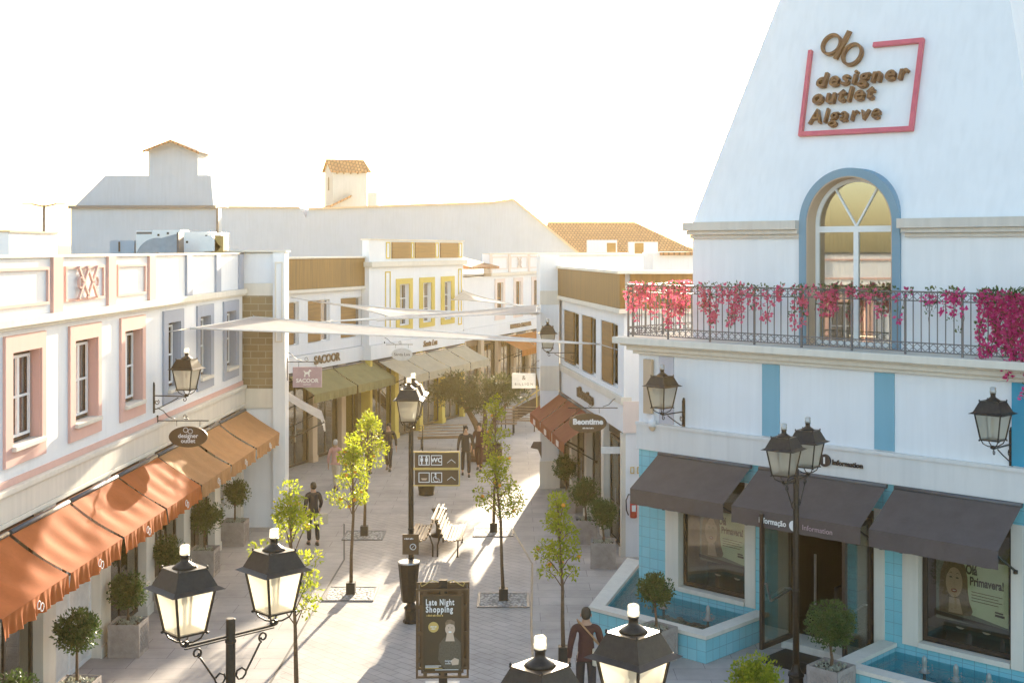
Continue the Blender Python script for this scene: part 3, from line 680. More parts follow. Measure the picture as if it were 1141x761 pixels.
# blue stripes
for a, b, mt in ((735,751,'lilac'),(850,869,'blue2'),(975,997,'blue2'),(1128,1152,'blue')):
    m = MB(); m.box(fu(a), fu(b), -.03, -.001, 4.06, 5.5); m.build('painted_stripe', M[mt], T)
m = MB(); m.box(fu(720.5), fu(729.5), -.12, -.04, 4.25, 5.42); m.build('downpipe_cover', M['beige'], T)
# balcony slab with moulded edge
m = MB()
for o_, za, zb in ((.10,5.521,5.60),(.20,5.602,5.70),(.30,5.702,5.745),(.42,5.747,5.89)): m.box(U0-o_, U1, -o_, 3.4, za, zb)
m.build('balcony_slab', M['cream'], T, bevel=.012)
# interior
m = MB(); m.box(U0+.3, U1-.3, 4.2, 4.3, 0, 3.4); m.box(U0+.3, U0+.4, .4, 4.2, 0, 3.4); m.box(U1-.4, U1-.3, .4, 4.2, 0, 3.4); m.build('back_wall', M['interior'], T)
m = MB(); m.box(U0+.3, U1-.3, .31, 4.2, .02, .14); m.box(U0+.3, U1-.3, .31, 4.2, 3.0, 3.1); m.box(fu(842)+.1, fu(842)+.2, .35, 4.1, .14, 3.0); m.build('interior_floor', M['intdark'], T)
m = MB(); m.box(d0-.05, d1+.5, 2.6, 2.7, .15, 1.55); m.build('reception_panel', M['darkwood'], T)
m = MB(); m.box(d0-.05, d1+.5, 2.55, 2.72, 1.56, 1.95); m.build('reception_counter', M['intcream'], T)
for a, b in ((757,830),(1025,1126)):
    ua, ub = fu(a), fu(b)
    m = MB(); m.box(ua+.05, ub-.05, .95, 1.5, .14, 1.0); c = m.build('display_cabinet', M['intdark'], T)
    for q in range(3):
        m = MB(); x = ua+(ub-ua)*(.2+.3*q); m.plate(ell(x, .78, .08, .04, 10, PI, 2*PI), .935, .948); m.build('cup_handle', M['wletter'], c)
m = MB(); m.box(d0+.25, d0+.8, 1.2, 1.85, .15, .6); m.box(d0+.25, d0+.33, 1.2, 1.85, .6, .95); m.box(d0+.72, d0+.8, 1.2, 1.85, .6, .95); m.box(d0+.33, d0+.72, 1.7, 1.85, .6, 1.15)
ch = FR.thing('armchair', 'dark armchair seen inside the open doorway of the information shop', 'armchair', d0, 1.2, .145); m.v = [(x-d0, y-1.2, z-.145) for x, y, z in m.v]; m.build('chair_frame', M['intdark'], ch, bevel=.03)
m = MB(); m.box(.35,.70,.06,.44,.33,.42); m.v=[(x,y,z+.1) for x,y,z in m.v]; m.build('cushion', M['door'], ch, bevel=.02)
# step, doors
m = MB(); m.box(d0-.02, d1+.02, -.32, .34, 0, .145); m.build('door_step', M['cream'], T, bevel=.01)
def leafdoor(u, L_, lab, inner):
    f = MB(); w = .09; f.frame(-L_, 0, .16, 2.75, w, -.03, .03); f.box(-L_+w, -w, -.028, .028, 1.15, 1.22) if 0 else None
    f.v = [(y, x, z) for x, y, z in f.v]; f.f = [tuple(reversed(q)) for q in f.f]
    o = tag(f.build('door', M['door'], T, (u, -.02, 0)), lab)
    p = MB(); p.box(-.006, .006, -L_+w, -w, .16+w, 2.75-w); p.build('door_pane', M['leafglass'], o)
    h = MB(); q = inner
    h.bar((q*.06,-.14,1.15),(q*.06,-L_+.25,1.05),.03); h.bar((q*.06,-L_+.25,1.05),(q*.06,-L_+.12,1.40),.03); h.bar((0,-.14,1.15),(q*.06,-.14,1.15),.03); h.bar((0,-L_+.12,1.40),(q*.06,-L_+.12,1.40),.03)
    h.build('handle', M['steel'], o)
leafdoor(d0+.05, 1.12, 'left glass door leaf swung fully outward', 1); leafdoor(d1-.06, 1.0, 'right glass door leaf swung fully outward', -1)
m = MB(); m.box(d0+.001, d0+.045, .12, .24, .15, 2.9); m.box(d1-.045, d1-.001, .12, .24, .15, 2.9); m.box(d0+.045, d1-.045, .12, .24, 2.72, 2.9); m.build('door_frame', M['door'], T)
for i, q in enumerate((.38,.62)):
    m = MB(); c = d0+(d1-d0)*(.15+.38*i)+.02; m.box(c-.02, c+.02, .42, .45, .75, 1.75); m.build('pull_bar', M['steel'], T)
# awnings
for k, (a, b, lb) in enumerate(((737,840,'charcoal awning over the window left of the door'),(849,991,'charcoal awning over the door, lettered on its valance'),(1000,1141.5,'charcoal awning over the window right of the door'))):
    A = awning(T, fu(a), fu(b), 3.44, 2.80, 1.02, .32, M['charcoal'], lb, sag=.012, ripple=.003, y0=-.05, seed=k)
    if k == 1:
        ua, ub = fu(a), fu(b); yv = -.05-1.02-.016
        lettering(A, 'informação', .15, (fu(861,-1.07), yv, 2.62), M['wletter'], .004, .003, fit=.60)
        lettering(A, 'Information', .14, (fu(911,-1.07), yv, 2.62), M['signmauve'], .004, 0, fit=.62)
        e = MB(); e.plate(ell(fu(885,-1.07), 2.62, .10, .10, 20), yv-.004, yv+.002); e.build('emblem', M['wletter'], A)
        lettering(A, 'i', .19, (fu(885,-1.07), yv-.008, 2.62), M['charcoal'], .004, .004)
# upper storey behind the balcony
OT = .55; cz = 8.4; KS = .29
uc = (fu(900, OT)+fu(995, OT))/2; RI = .93; RO = 1.09; UL = fu(772, OT); UR = uc + (uc-UL); zs = 8.30
m = MB(); m.wall(UL, UR, 5.89, cz, OT, OT+.30, [(uc-RI, uc+RI, 5.88, cz+1)]); m.box(UL, UL+.3, OT+.302, OT+7, 5.89, cz); m.box(UR-.3, UR, OT+.302, OT+7, 5.89, cz); m.box(UL+.3,UR-.3,OT+6.7,OT+7,5.89,cz)
m.build('tower_wall', M['white'], T)
KX = .265; zt = 19.0; hh = zt-cz
na = 28; arc = [(uc-RI*math.cos(PI*i/na), zs+RI*math.sin(PI*i/na)) for i in range(na+1)]; arc = [(x, z) for x, z in arc if z > cz+.004]
xa = math.sqrt(RI**2-(cz-zs)**2); fr = [(UL,cz),(uc-xa,cz)]+arc+[(uc+xa,cz),(UR,cz),(UR-KX*hh,zt),(UL+KX*hh,zt)]
vs = [(x, OT+KS*(z-cz), z) for x, z in fr]; D = 7.0
m = MB(); n_ = len(vs); m.add(vs, [tuple(range(n_))])
a0, a1, a2, a3 = (UL,OT,cz),(UR,OT,cz),(UR-KX*hh,OT+KS*hh,zt),(UL+KX*hh,OT+KS*hh,zt); b0, b1, b2, b3 = (UL,OT+D,cz),(UR,OT+D,cz),(UR-KX*hh,OT+D-.1*hh,zt),(UL+KX*hh,OT+D-.1*hh,zt)
m.add([a0,a1,a2,a3,b0,b1,b2,b3],[(0,3,7,4),(1,5,6,2),(5,4,7,6),(3,2,6,7)]); m.build('tapering_roof', M['white'], T)
for x0, x1 in ((UL-.14, uc-RO-.002),(uc+RO+.002, UR+.14)):
    m = MB()
    m.box(x0, x1, OT-.20, OT+.05, cz-.20, cz-.02); m.box(x0+.05, x1-(.0 if x1 < uc else .05), OT-.13, OT+.05, cz-.29, cz-.202); m.box(x0+.10, x1-(.0 if x1 < uc else .1), OT-.06, OT+.05, cz-.37, cz-.292)
    m.build('cornice', M['stone'], T, bevel=.006)
# arch surround standing proud of the sloped wall
m = MB(); k0 = OT-.06; k1 = OT+.42; n_ = 32; vs = []
prof = [(RI, 0)]
pts = [(-1, 5.895)] + [(None, i) for i in range(n_+1)] + [(1, 5.895)]
def ap(r, q):
    if q[0] is not None: return (uc+q[0]*r, q[1])
    a = PI - PI*q[1]/n_; return (uc+r*math.cos(a), zs+r*math.sin(a))
for q in pts:
    xi, zi = ap(RI, q); xo, zo = ap(RO, q); vs += [(xi,k0,zi),(xo,k0,zo),(xo,k1,zo),(xi,k1,zi)]
fs = [(i*4+k, i*4+(k+1)%4, (i+1)*4+(k+1)%4, (i+1)*4+k) for i in range(len(pts)-1) for k in range(4)]
m.add(vs, [tuple(reversed(f)) for f in fs]); m.build('arch_surround', M['archblue'], T)
m = MB(); vs = []
for q in pts:
    xi, zi = ap(RI-.025, q); xo, zo = ap(RI-.001, q); vs += [(xi,OT-.045,zi),(xo,OT-.045,zo),(xo,OT+.40,zo),(xi,OT+.40,zi)]
m.add(vs, [tuple(reversed(f)) for f in fs]); m.build('arch_reveal', M['beige'], T)
# arched window
m = MB(); fy = OT+.26; RW = RI-.028; vs = []
for q in pts:
    xi, zi = ap(RW-.075, q); xo, zo = ap(RW, q); vs += [(xi,fy,zi),(xo,fy,zo),(xo,fy+.06,zo),(xi,fy+.06,zi)]
m.add(vs, [tuple(reversed(f)) for f in fs])
m.box(uc-RW+.07, uc+RW-.07, fy-.01, fy+.05, zs-.16, zs-.04); m.box(uc-.05, uc+.05, fy-.008, fy+.05, 5.93, zs-.16)
for sx in (-1, 1): m.bar((uc, fy+.02, zs-.05), (uc+sx*RW*.52, fy+.02, zs+RW*.80), .035, .035)
m.box(uc-RW+.07, uc+RW-.07, fy, fy+.05, 5.90, 5.98)
aw = m.build('arched_window', M['frame'], T)
m = MB(); poly = [(uc-RW+.05, 5.95)] + [ap(RW-.05, (None, n_-i)) for i in range(n_+1)][::-1] + [(uc+RW-.05, 5.95)]
m.plate(poly[::-1], fy+.028, fy+.034); m.build('pane', M['arch'], aw)
m = MB(); m.box(uc-2.2, uc+2.2, 3.6, 3.7, 5.9, 9.6); m.box(uc-2.3, uc-2.2, 1.3, 3.6, 5.9, 9.6); m.box(uc+2.2, uc+2.3, 1.3, 3.6, 5.9, 9.6); m.build('room_wall', M['intcream'], T)
for sx in (-1, 1):
    m = MB(); n_c = 30; vs = []
    for i in range(n_c+1):
        x = uc+sx*(RW-.06)-sx*.55*i/n_c; vs += [(x, fy+.22+.035*math.sin(i*1.3), 5.95), (x, fy+.22+.035*math.sin(i*1.3+.4), 8.1)]
    m.add(vs, [(2*i,2*i+2,2*i+3,2*i+1) for i in range(n_c)], True); m.build('curtain', M['creamc'], T)
# balcony railing
def railing(pts, parent):
    m = MB(); 
    for a, b in zip(pts[:-1], pts[1:]):
        a = Vector(a); b = Vector(b); Ln = (b-a).length; n = round(Ln/.155); d = (b-a)/n
        for z, w in ((1.14,.045),(.98,.022),(.22,.022),(.06,.035)): m.bar(a+Vector((0,0,z)), b+Vector((0,0,z)), w, .03 if z == 1.14 else .022)
        for i in range(n+1):
            p = a+d*i
            if i % 7 == 0: m.bar(p+Vector((0,0,-.08)), p+Vector((0,0,1.14)), .034)
            else: m.bar(p+Vector((0,0,.06)), p+Vector((0,0,1.14)), .016)
            if i < n:
                q = a+d*(i+1); h = (p+q)/2
                for z0, z1 in ((.06,.22),(.98,1.14)):
                    m.bar(p+Vector((0,0,(z0+z1)/2)), h+Vector((0,0,z1-.01)), .010); m.bar(h+Vector((0,0,z1-.01)), q+Vector((0,0,(z0+z1)/2)), .010)
                    m.bar(p+Vector((0,0,(z0+z1)/2)), h+Vector((0,0,z0+.01)), .010); m.bar(h+Vector((0,0,z0+.01)), q+Vector((0,0,(z0+z1)/2)), .010)
                    
    return m.build('balcony_railing', M['rail'], parent)
RO_ = -.22
railing([(U0-.12, 3.2, 5.89), (U0-.12, RO_, 5.89), (U1-.2, RO_, 5.89)], T)
# bougainvillea trained along the rail: five plants
def bougain(u0, u1, dens, label, seed, mat, drop, spill=0.0):
    rng = random.Random(seed); t = FR.thing('flowering_vine', label, 'flowering vine', u0, RO_, 5.89+1.05, 'bougainvillea on the balcony rail')
    L_ = u1-u0; st = MB(); fl = MB(); gl = MB()
    st.tube([(L_*i/12, .02*math.sin(i*2), .09+.03*math.sin(i*3.1)) for i in range(13)], .012, 5)
    n = int(dens*L_)
    for i in range(n):
        x = rng.random()*L_; ln = drop*rng.random()**.95 * (1 + spill*(x/L_)**3)
        pts = [(x,-.02,.08)]; 
        k = max(2, int(ln/.1))
        for j in range(1, k+1): pts.append((x+.05*math.sin(j+i), -.03-.025*rng.random()-(.12*spill*(x/L_)**3 if spill else 0), .08-ln*j/k))
        st.tube(pts, .005, 4)
        for p in pts[rng.randrange(0, 2):]:
            if rng.random() < .62:
                s = rng.uniform(.04,.085); leaf_blob(fl, p, (s,s*.7,s), 12, .08, .06, rng, .3, -.1)
        for gp in ([(x,0,.10+rng.random()*.04)] + [pp_ for pp_ in pts[1:] if rng.random() < .3]): leaf_blob(gl, gp, (.09,.06,.05), 6, .07, .035, rng, .3, .6)
    st.build('stem', M['bark'], t); fl.build('blossom', M[mat], t); gl.build('foliage', M['topi'], t)
    return t
bougain(U0-.1, U0+1.5, 12, 'coral bougainvillea at the left corner of the balcony rail', 1, 'flower2', .85)
bougain(U0+1.6, fu(898), 9, 'pink bougainvillea on the rail between corner and arched window', 2, 'flower2', .75)
bougain(fu(900), fu(996), 12, 'rosy bougainvillea trailing in front of the arched window', 3, 'flower2', .7)
bougain(fu(998), fu(1092), 9, 'magenta bougainvillea on the rail right of the arched window', 4, 'flower', .7)
bougain(fu(1100), fu(1168), 42, 'dense magenta bougainvillea spilling over the slab at the right end', 5, 'flower', 1.3, .7)
for k_ in range(1):
    t = FR.thing('flowering_vine', 'coral bougainvillea on the side rail of the balcony running back', 'flowering vine', U0-.12, 3.0, 6.94, 'bougainvillea on the balcony rail'); rng = random.Random(9); fl = MB(); st = MB(); st.tube([(0,-.25*i,.09) for i in range(13)], .012, 5)
    for i in range(30):
        y = -rng.random()*3.1; ln = rng.random()*.8
        for j in range(5):
            if rng.random() < .7: leaf_blob(fl, (-.02, y, .08-ln*j/5), (.06,.06,.06), 12, .06, .045, rng, .3)
    st.build('stem', M['bark'], t); fl.build('blossom', M['flower2'], t)

# ---- the outlet sign on the sloping wall
lean = math.atan(KS)
ax_u = Vector((FR.e.x, FR.e.y, 0)); ax_v = Vector((FR.n.x*KS, FR.n.y*KS, 1)).normalized(); nrm = ax_u.cross(ax_v)
O = FR.pt(0, OT, cz)
def slope(x, y):
    d = Vector((x-CX, FPX, -(y-HY))); c = Vector((0,0,CH)); t = (O-c).dot(nrm)/d.dot(nrm); p = c+d*t
    return Vector(((p-O).dot(ax_u), (p-O).dot(ax_v)))
sg = slope(960, 100); P3 = O+ax_u*sg.x+ax_v*sg.y
t = thing('outlet_sign', 'large bronze "designer outlet Algarve" lettering in a pink open square on the sloping white wall', 'wall sign', P3); t.rotation_euler = (-lean, 0, FR.rz)
def sl_(x, y): v = slope(x, y)-sg; return v.x, v.y
m = MB(); pts = [sl_(*p) for p in ((905,58),(894,151),(1017,145),(1029,47),(975,52))]
for i, (a, b) in enumerate(zip(pts[:-1], pts[1:])):
    A, B = Vector((a[0],-.06,a[1])), Vector((b[0],-.06,b[1])); d = (B-A).normalized()*.035; m.bar(A-(d if i else d*0), B+(d if i < 3 else d*0), .075+.0015*i, .09+.002*i)
m.build('square_outline', M['pinkm'], t)
m = MB()
def ring(cx, cy, rx, rz_, w, tilt=0.0):
    c = sl_(cx, cy); n = 36; vs = []
    for i in range(n):
        a = 2*PI*i/n
        for r in (0, 1):
            x = (rx-w*r)*math.cos(a); z = (rz_-w*r)*math.sin(a); x, z = x*math.cos(tilt)-z*math.sin(tilt), x*math.sin(tilt)+z*math.cos(tilt)
            vs += [(c[0]+x,-.13,c[1]+z),(c[0]+x,-.03,c[1]+z)]
    m.add(vs, [f for i in range(n) for f in (((i*4), ((i+1)%n*4), ((i+1)%n*4+2), (i*4+2)), ((i*4+1), (i*4), ((i+1)%n*4), ((i+1)%n*4+1))[::-1], (i*4+3, (i+1)%n*4+3, (i+1)%n*4+2, i*4+2))])
ring(929, 52, .23, .24, .055, -.3); ring(952, 63, .23, .25, .055, -.3)
a, b = sl_(933, 68), sl_(949, 37); m.bar((a[0],-.08,a[1]),(b[0],-.08,b[1]), .065, .1)
m.build('emblem', M['bronze'], t)
for s, x, y, sz, bo, ft in (('designer',961.5,88.5,.42,.011,2.02),('outlet',941.5,109,.42,.011,1.38),('Algarve',943.5,130.5,.44,.002,1.58)):
    c = sl_(x, y); lettering(t, s, sz, (c[0], -.09, c[1]), M['bronze'], .11, bo, fit=ft, shear=.12, spacing=1.25)
# small signs and fittings on the facade
t = FR.thing('wall_sign', 'dark round emblem with "Information" lettering on the pale band over the middle awning', 'wall sign', fu(932), -.075, 3.72)
lettering(t, 'Information', .14, (fu(947)-fu(932), -.02, 0), M['dkletter'], .03, .003, fit=.64)
m = MB(); m.plate(ell(-.19, .02, .12, .12, 24), -.05, .0); em = m.build('emblem', M['dkletter'], t); lettering(em, 'i', .18, (-.19,-.055,.02), M['wletter'], .01, .008)
p = FR.pt(fu(1127), 0, 4.43); wall_lamp('dark wall lantern beside the bright blue stripe at the right edge', p, FR.rz-PI/2, .75)
p = FR.pt(fu(762), 0, 4.36); wall_lamp('sunlit brownish wall lantern left on the white wall under the balcony', p, FR.rz-PI/2, .75)
t = FR.thing('security_camera', 'white dome security camera on the pale band near the left corner', 'camera', fu(730), -.10, 4.1)
m = MB(); m.lathe([(0,.02),(.08,.02),(.09,-.02),(.09,-.12),(.0,-.12)], n=14); m.box(-.04,.04,.0,.12,-.02,.14); m.build('housing', M['white'], t)
m = MB(); m.lathe([(.078,-.12),(.07,-.17),(.04,-.21),(0,-.22)], n=14); m.build('dome', M['beige'], t)
# posters hung inside the windows
def poster(ua, ub, z0, z1, label):
    t = FR.thing('window_poster', label, 'poster', ua, .182, z0, 'spring posters in the shop windows'); w = ub-ua; h = z1-z0
    m = MB(); m.box(0,w,0,.012,0,h); m.build('sheet', M['postgrey'], t)
    q = lambda pl, y, name, mt: MB().plate([(x*w, z*h) for x, z in pl], -y, -y+.003).build(name, mt, t)
    q([(.40,.17),(1,.05),(1,1),(.36,1)], .006, 'green_field', M['postgreen'])
    fx, fz = .26, .60; el_ = lambda cx, cz2, a, b, n=28: [(x/w, z/h) for x, z in ell(cx*w, cz2*h, a, b, n)]
    q([(.05,.12),(.045,.45),(.07,.75),(.13,.93),(.22,1.0),(.33,.99),(.41,.88),(.445,.70),(.45,.50),(.47,.34),(.52,.20),(.49,.13),(.30,.10)], .010, 'portrait_hair', M['phair'])
    q([(.19,.36),(.18,.13),(.38,.13),(.33,.36)], .012, 'portrait_neck', M['pskin'])
    q([(x+.02*(z-fz), z) for x, z in el_(fx, fz, .155, .27)], .014, 'portrait_face', M['pskin'])
    q([(.15,.97),(.13,.80),(.17,.72),(.22,.84),(.29,.88),(.37,.72),(.40,.84),(.36,.97),(.27,1.0)], .018, 'portrait_fringe', M['phair'])
    q(el_(fx, fz-.125, .055, .036, 14), .017, 'portrait_lips', M['plip']); q(el_(fx, fz-.122, .034, .010, 10), .020, 'portrait_teeth', M['wletter'])
    for cx in (fx-.045, fx+.045):
        q(el_(cx, fz+.075, .030, .012, 12), .017, 'portrait_eye', M['door']); q([(cx-.027,fz+.135),(cx,fz+.155),(cx+.027,fz+.135),(cx,fz+.142)], .017, 'portrait_brow', M['phair'])
    q([(fx+.008,fz+.06),(fx+.018,fz-.035),(fx-.014,fz-.045),(fx-.010,fz-.03)], .016, 'portrait_nose', M['plip'] if 0 else M['beige'])
    lettering(t, 'Olá', h*.20, (.50*w, -.012, .83*h), M['dkletter'], .003, .008, fit=.16*w)
    lettering(t, 'Primavera!', h*.18, (.71*w, -.012, .66*h), M['dkletter'], .003, .007, fit=.46*w)
    for i in range(4): q([(.50,.50-.045*i),(.92-.05*(i%2),.485-.045*i),(.92-.05*(i%2),.495-.045*i),(.50,.512-.045*i)], .010, 'small_print', M['signbrown'])
    q([(.82,.20),(.95,.19),(.95,.225),(.82,.235)], .010, 'small_print', M['dkletter']); q([(.82,.25),(.93,.24),(.93,.265),(.82,.275)], .010, 'small_print', M['dkletter'])
    q([(.0,.06),(1,-.04),(1,.03),(.0,.12)], .020, 'lower_strip', M['door'])
poster(fu(1038), fu(1119), 1.10, 2.27, 'large "Olá Primavera!" poster with a long-haired woman in the right-hand shop window')
poster(fu(774), fu(826), 1.24, 2.32, 'washed-out "Olá Primavera!" poster with a long-haired woman in the left-hand shop window')
t = FR.thing('door_mat', 'dark entrance mat with pale lettering before the open glass doors', 'door mat', d0+.1, -1.35, .004)
m = MB(); m.box(0, 1.75, 0, 1.0, .004, .018); mt = m.build('mat', M['black'], t); o = lettering(mt, 'designer outlet', .12, (1.0,.5,.021), M['metal2'], .002, 0); o.data.transform(Matrix.Rotation(-PI/2,4,'X'))
# ---- fountain basins against the facade
def basin(poly, inner, label, jets, group='tiled fountain basins'):
    t = FR.thing('fountain_basin', label, 'fountain', 0, 0, 0, group)
    n = len(poly); m = MB()
    for i in range(n-1):                                  # outer tiled walls as prisms between outer and inner outline
        m.prism([poly[i], poly[i+1], inner[i+1], inner[i]], .0, .46)
    m.build('basin_wall', M['tile'], t)
    m = MB()
    for i in range(n-1):
        o1, o2, i1, i2 = [Vector(p) for p in (poly[i], poly[i+1], inner[i], inner[i+1])]; c = sum((Vector(p) for p in poly), Vector((0,0)))/n
        gr = lambda a, b: tuple(a+(a-b)*.12)
        m.prism([gr(o1,i1), gr(o2,i2), gr(i2,o2), gr(i1,o1)], .461+.0007*i, .53+.0007*i)
    m.build('coping', M['cream'], t)
    m = MB(); m.prism([tuple(Vector(p)) for p in inner], .02, .05); m.build('basin_floor', M['tiledark'], t)
    m = MB(); m.prism(inner, .36, .37); m.build('water', M['water'], t)
    c = sum((Vector(p) for p in inner), Vector((0,0)))/len(inner)
    for j in jets:
        m = MB(); rng = random.Random(int(j[0]*100)); x, y = j
        m.lathe([(.10,.372),(.06,.40),(.035,.46),(.045,.55),(.04,.62),(.02,.66),(0,.67)], (x,y,0), 12)
        for k in range(26):
            a = rng.random()*6.28; r = rng.uniform(.05,.14); m.lathe([(0,-.01),(.012,0),(0,.012)], (x+math.cos(a)*r, y+math.sin(a)*r, .38+rng.random()*.16), 5)
        m.build('water_jet', M['jet'], t)
        m = MB(); m.lathe([(.05,.05),(.03,.1),(.025,.38),(0,.385)], (x,y,0), 8); m.build('nozzle', M['metal'], t)
    # brown pebbles band under water
    m = MB(); rng = random.Random(3)
    us = [p[0] for p in inner]; 
    for k in range(150):
        x = rng.uniform(max(min(us), -3.4)+.4, max(us)-.3); y = -rng.uniform(.55,1.0); s = rng.uniform(.04,.09); m.lathe([(0,-s*.5),(s*.8,-s*.2),(s,0),(s*.7,s*.35),(0,s*.5)], (x,y,.09+rng.random()*.06), 6)
    tag(m.build('pebbles', M['darkwood'], t), kind='stuff')
basin([(-.72,-.03),(-.72,-2.15),(-3.55,-2.2),(-5.55,1.5)], [(-.97,-.03),(-.97,-1.9),(-3.40,-1.95),(-5.20,1.5)], 'left fountain basin in pale aqua tile reaching diagonally to the far wall', [(-1.6,-.85),(-2.75,-.8),(-3.4,-.3)])
basin([(8.0,-1.85),(1.78,-1.85),(1.78,-.03)][::-1][::1] if 0 else [(1.78,-.03),(1.78,-1.85),(8.0,-1.85),(8.0,-.03)], [(2.03,-.03),(2.03,-1.6),(7.75,-1.6),(7.75,-.03)], 'right fountain basin in bright teal tile under the poster window', [(2.95,-.75),(3.55,-.8),(4.15,-.85)])
# ================================================================== generic shopfront row: pillars, dark frames, glass
def shopfront(T, u0, u1, zt, pitch, pw, pil, kinds, y=0.0, depth=.35, inner='interior', start=0):
    n = max(1, round((u1-u0)/pitch)); p = (u1-u0)/n
    for i in range(n+1):
        c = u0+p*i; m = MB(); a, b = max(u0, c-pw/2), min(u1, c+pw/2); m.box(a, b, y-.06, y+depth, 0, zt); m.box(a-.02, b+.02, y-.09, y-.061, 0, .22); m.build('pillar', M[pil], T)
    for i in range(n):
        a = u0+p*i+pw/2; b = u0+p*(i+1)-pw/2; k = kinds[(i+start) % len(kinds)]
        if k == 'g':
            window(T, a, b, .12, zt-.25, y+.12, M['door'], M['shop'], (.5,), (), .07, 'shop_window')
        elif k == 'd':
            f = window(T, a, b, .02, zt-.3, y+.12, M['door'], M['shop'], (.5,), (.36,), .09, 'door')
            h = MB(); h.bar(((a+b)/2-.1, y+.07, .9), ((a+b)/2-.1, y+.07, 1.5), .03); h.build('handle', M['steel'], f)
        elif k == 'w':
            f = window(T, a, b, .02, zt-.3, y+.12, M['frame'], M['signwhite'], (.5,), (), .08, 'white_door')
        m = MB(); m.box(a, b, y+.10, y+depth, zt-.25, zt); m.build('lintel', M['door'], T)
    m = MB(); m.box(u0, u1, y+3.2, y+3.3, 0, zt); m.box(u0, u0+.1, y+depth, y+3.2, 0, zt); m.box(u1-.1, u1, y+depth, y+3.2, 0, zt); m.build('shop_back_wall', M[inner], T)
    m = MB(); m.box(u0, u1, y+depth+.01, y+3.2, .0, .05); m.box(u0, u1, y+depth+.01, y+3.2, zt-.06, zt-.01); m.build('shop_floor', M['intdark'], T)
    for i in range(n):
        m = MB(); rng = random.Random(i*7+int(u0*10)); c = u0+p*(i+.5)
        for k in range(3): x = c+(k-1)*.45; m.box(x-.16, x+.16, y+1.2+rng.random(), y+1.6+rng.random(), .05, rng.uniform(.8,1.9))
        m.build('display_stand', M['darkwood'], T)

# ================================================================== left building
FL = Facade((-8.361, 10.0), (.032,.9995)); lu = FL.u; UE = lu(270)
T = FL.thing('pink_trimmed_building', 'long white building at left with pink and grey window surrounds and orange awnings', 'building')
wins = [((3,48.6),(11.5,44),'pink'),((75.6,110.7),(81.5,107),'pink'),((132.7,160),(137,156.5),'pink'),((180.7,203),(185.5,199.5),'grey'),((218.5,236.5),(221.5,233),'grey'),((248,264.5),(251,261.5),'grey')]
holes = [(lu(h[0]), lu(h[1]), 4.62, 6.14) for o, h, c in wins]
# two more windows toward the camera, just out of frame to the left
holes += [(lu(11.5)-2.45*k, lu(11.5)-2.45*k+1.05, 4.62, 6.14) for k in (1,2)]
m = MB(); m.wall(-4, UE, 4.12, 6.5, 0, .35, holes); m.build('upper_wall', M['white'], T)
for i, h in enumerate(holes):
    c = wins[i][2] if i < 6 else 'pink'
    a, b = (lu(wins[i][0][0]), lu(wins[i][0][1])) if i < 6 else (h[0]-.35, h[1]+.35)
    s = MB(); s.wall(a, b, 4.33, 6.42, -.05, -.001, [h]); s.wall(h[0]-.001, h[1]+.001, h[2]-.001, h[3]+.001, -.001, .16, [(h[0]+.012, h[1]-.012, h[2]+.012, h[3]-.012)])
    s.build('window_surround', M[c], T, bevel=.006)
    s = MB(); s.box(h[0]-.05, h[1]+.05, -.12, .14, h[2]-.06, h[2]+.02); s.build('window_sill', M['cream'], T, bevel=.01)
    w = window(T, h[0]+.03, h[1]-.03, h[2]+.03, h[3]-.03, .16, M['darkwood'], M['glass'], (), (), .05)
    for sx, q in ((0, .03),(1, .03)):
        mid = (h[0]+h[1])/2; x0, x1 = (h[0]+.07, mid) if sx == 0 else (mid, h[1]-.10)
        f = MB(); f.frame(x0, x1, h[2]+.10, h[3]-.08, .045, .12, .155); f.box(x0+.045, x1-.045, .125, .15, (h[2]+h[3])/2-.02, (h[2]+h[3])/2+.02); f.build('casement', M['frame'], w)
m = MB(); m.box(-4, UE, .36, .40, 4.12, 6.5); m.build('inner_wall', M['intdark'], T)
m = MB(); m.box(-4, UE, -.03, -.001, 4.02, 4.13); m.build('skirting_stripe', M['pink'], T)
m = MB(); m.box(-4, UE, -.10, .35, 3.42, 3.50); m.box(-4, UE, -.08, .35, 3.502, 3.92); m.box(-4, UE, -.13, .35, 3.922, 4.015); m.build('fascia_band', M['cream'], T, bevel=.01)
m = MB(); m.box(-4, UE, -.09, .35, 6.502, 6.56); m.box(-4, UE, -.15, .35, 6.562, 6.70); m.build('cornice', M['cream'], T, bevel=.01)
m = MB(); m.box(-4, UE, 0, .30, 6.702, 7.66); m.build('parapet', M['white'], T)
m = MB(); m.box(-4, UE+.0, -.05, .36, 7.662, 7.71); m.build('coping', M['metal2'], T)
pils = [(56,67,'pink'),(118,126.5,'pink'),(164,171,'pink'),(206,212,'grey'),(239,244,'grey'),(265,269.5,'grey')]
for a, b, c in pils + [(-170,-150,'pink')]:
    m = MB(); m.box(lu(a), lu(b), -.06, -.001, 6.703, 7.66); m.build('parapet_pilaster', M[c], T)
def panelframe(a, b, z0, z1):
    m = MB(); m.frame(a, b, z0, z1, .05, -.045, -.001); return m.build('panel_moulding', M['pink'], T)
for a, b in ((-60,52.5),(71,114.5),(129.5,161)): panelframe(lu(a), lu(b), 6.86, 7.50)
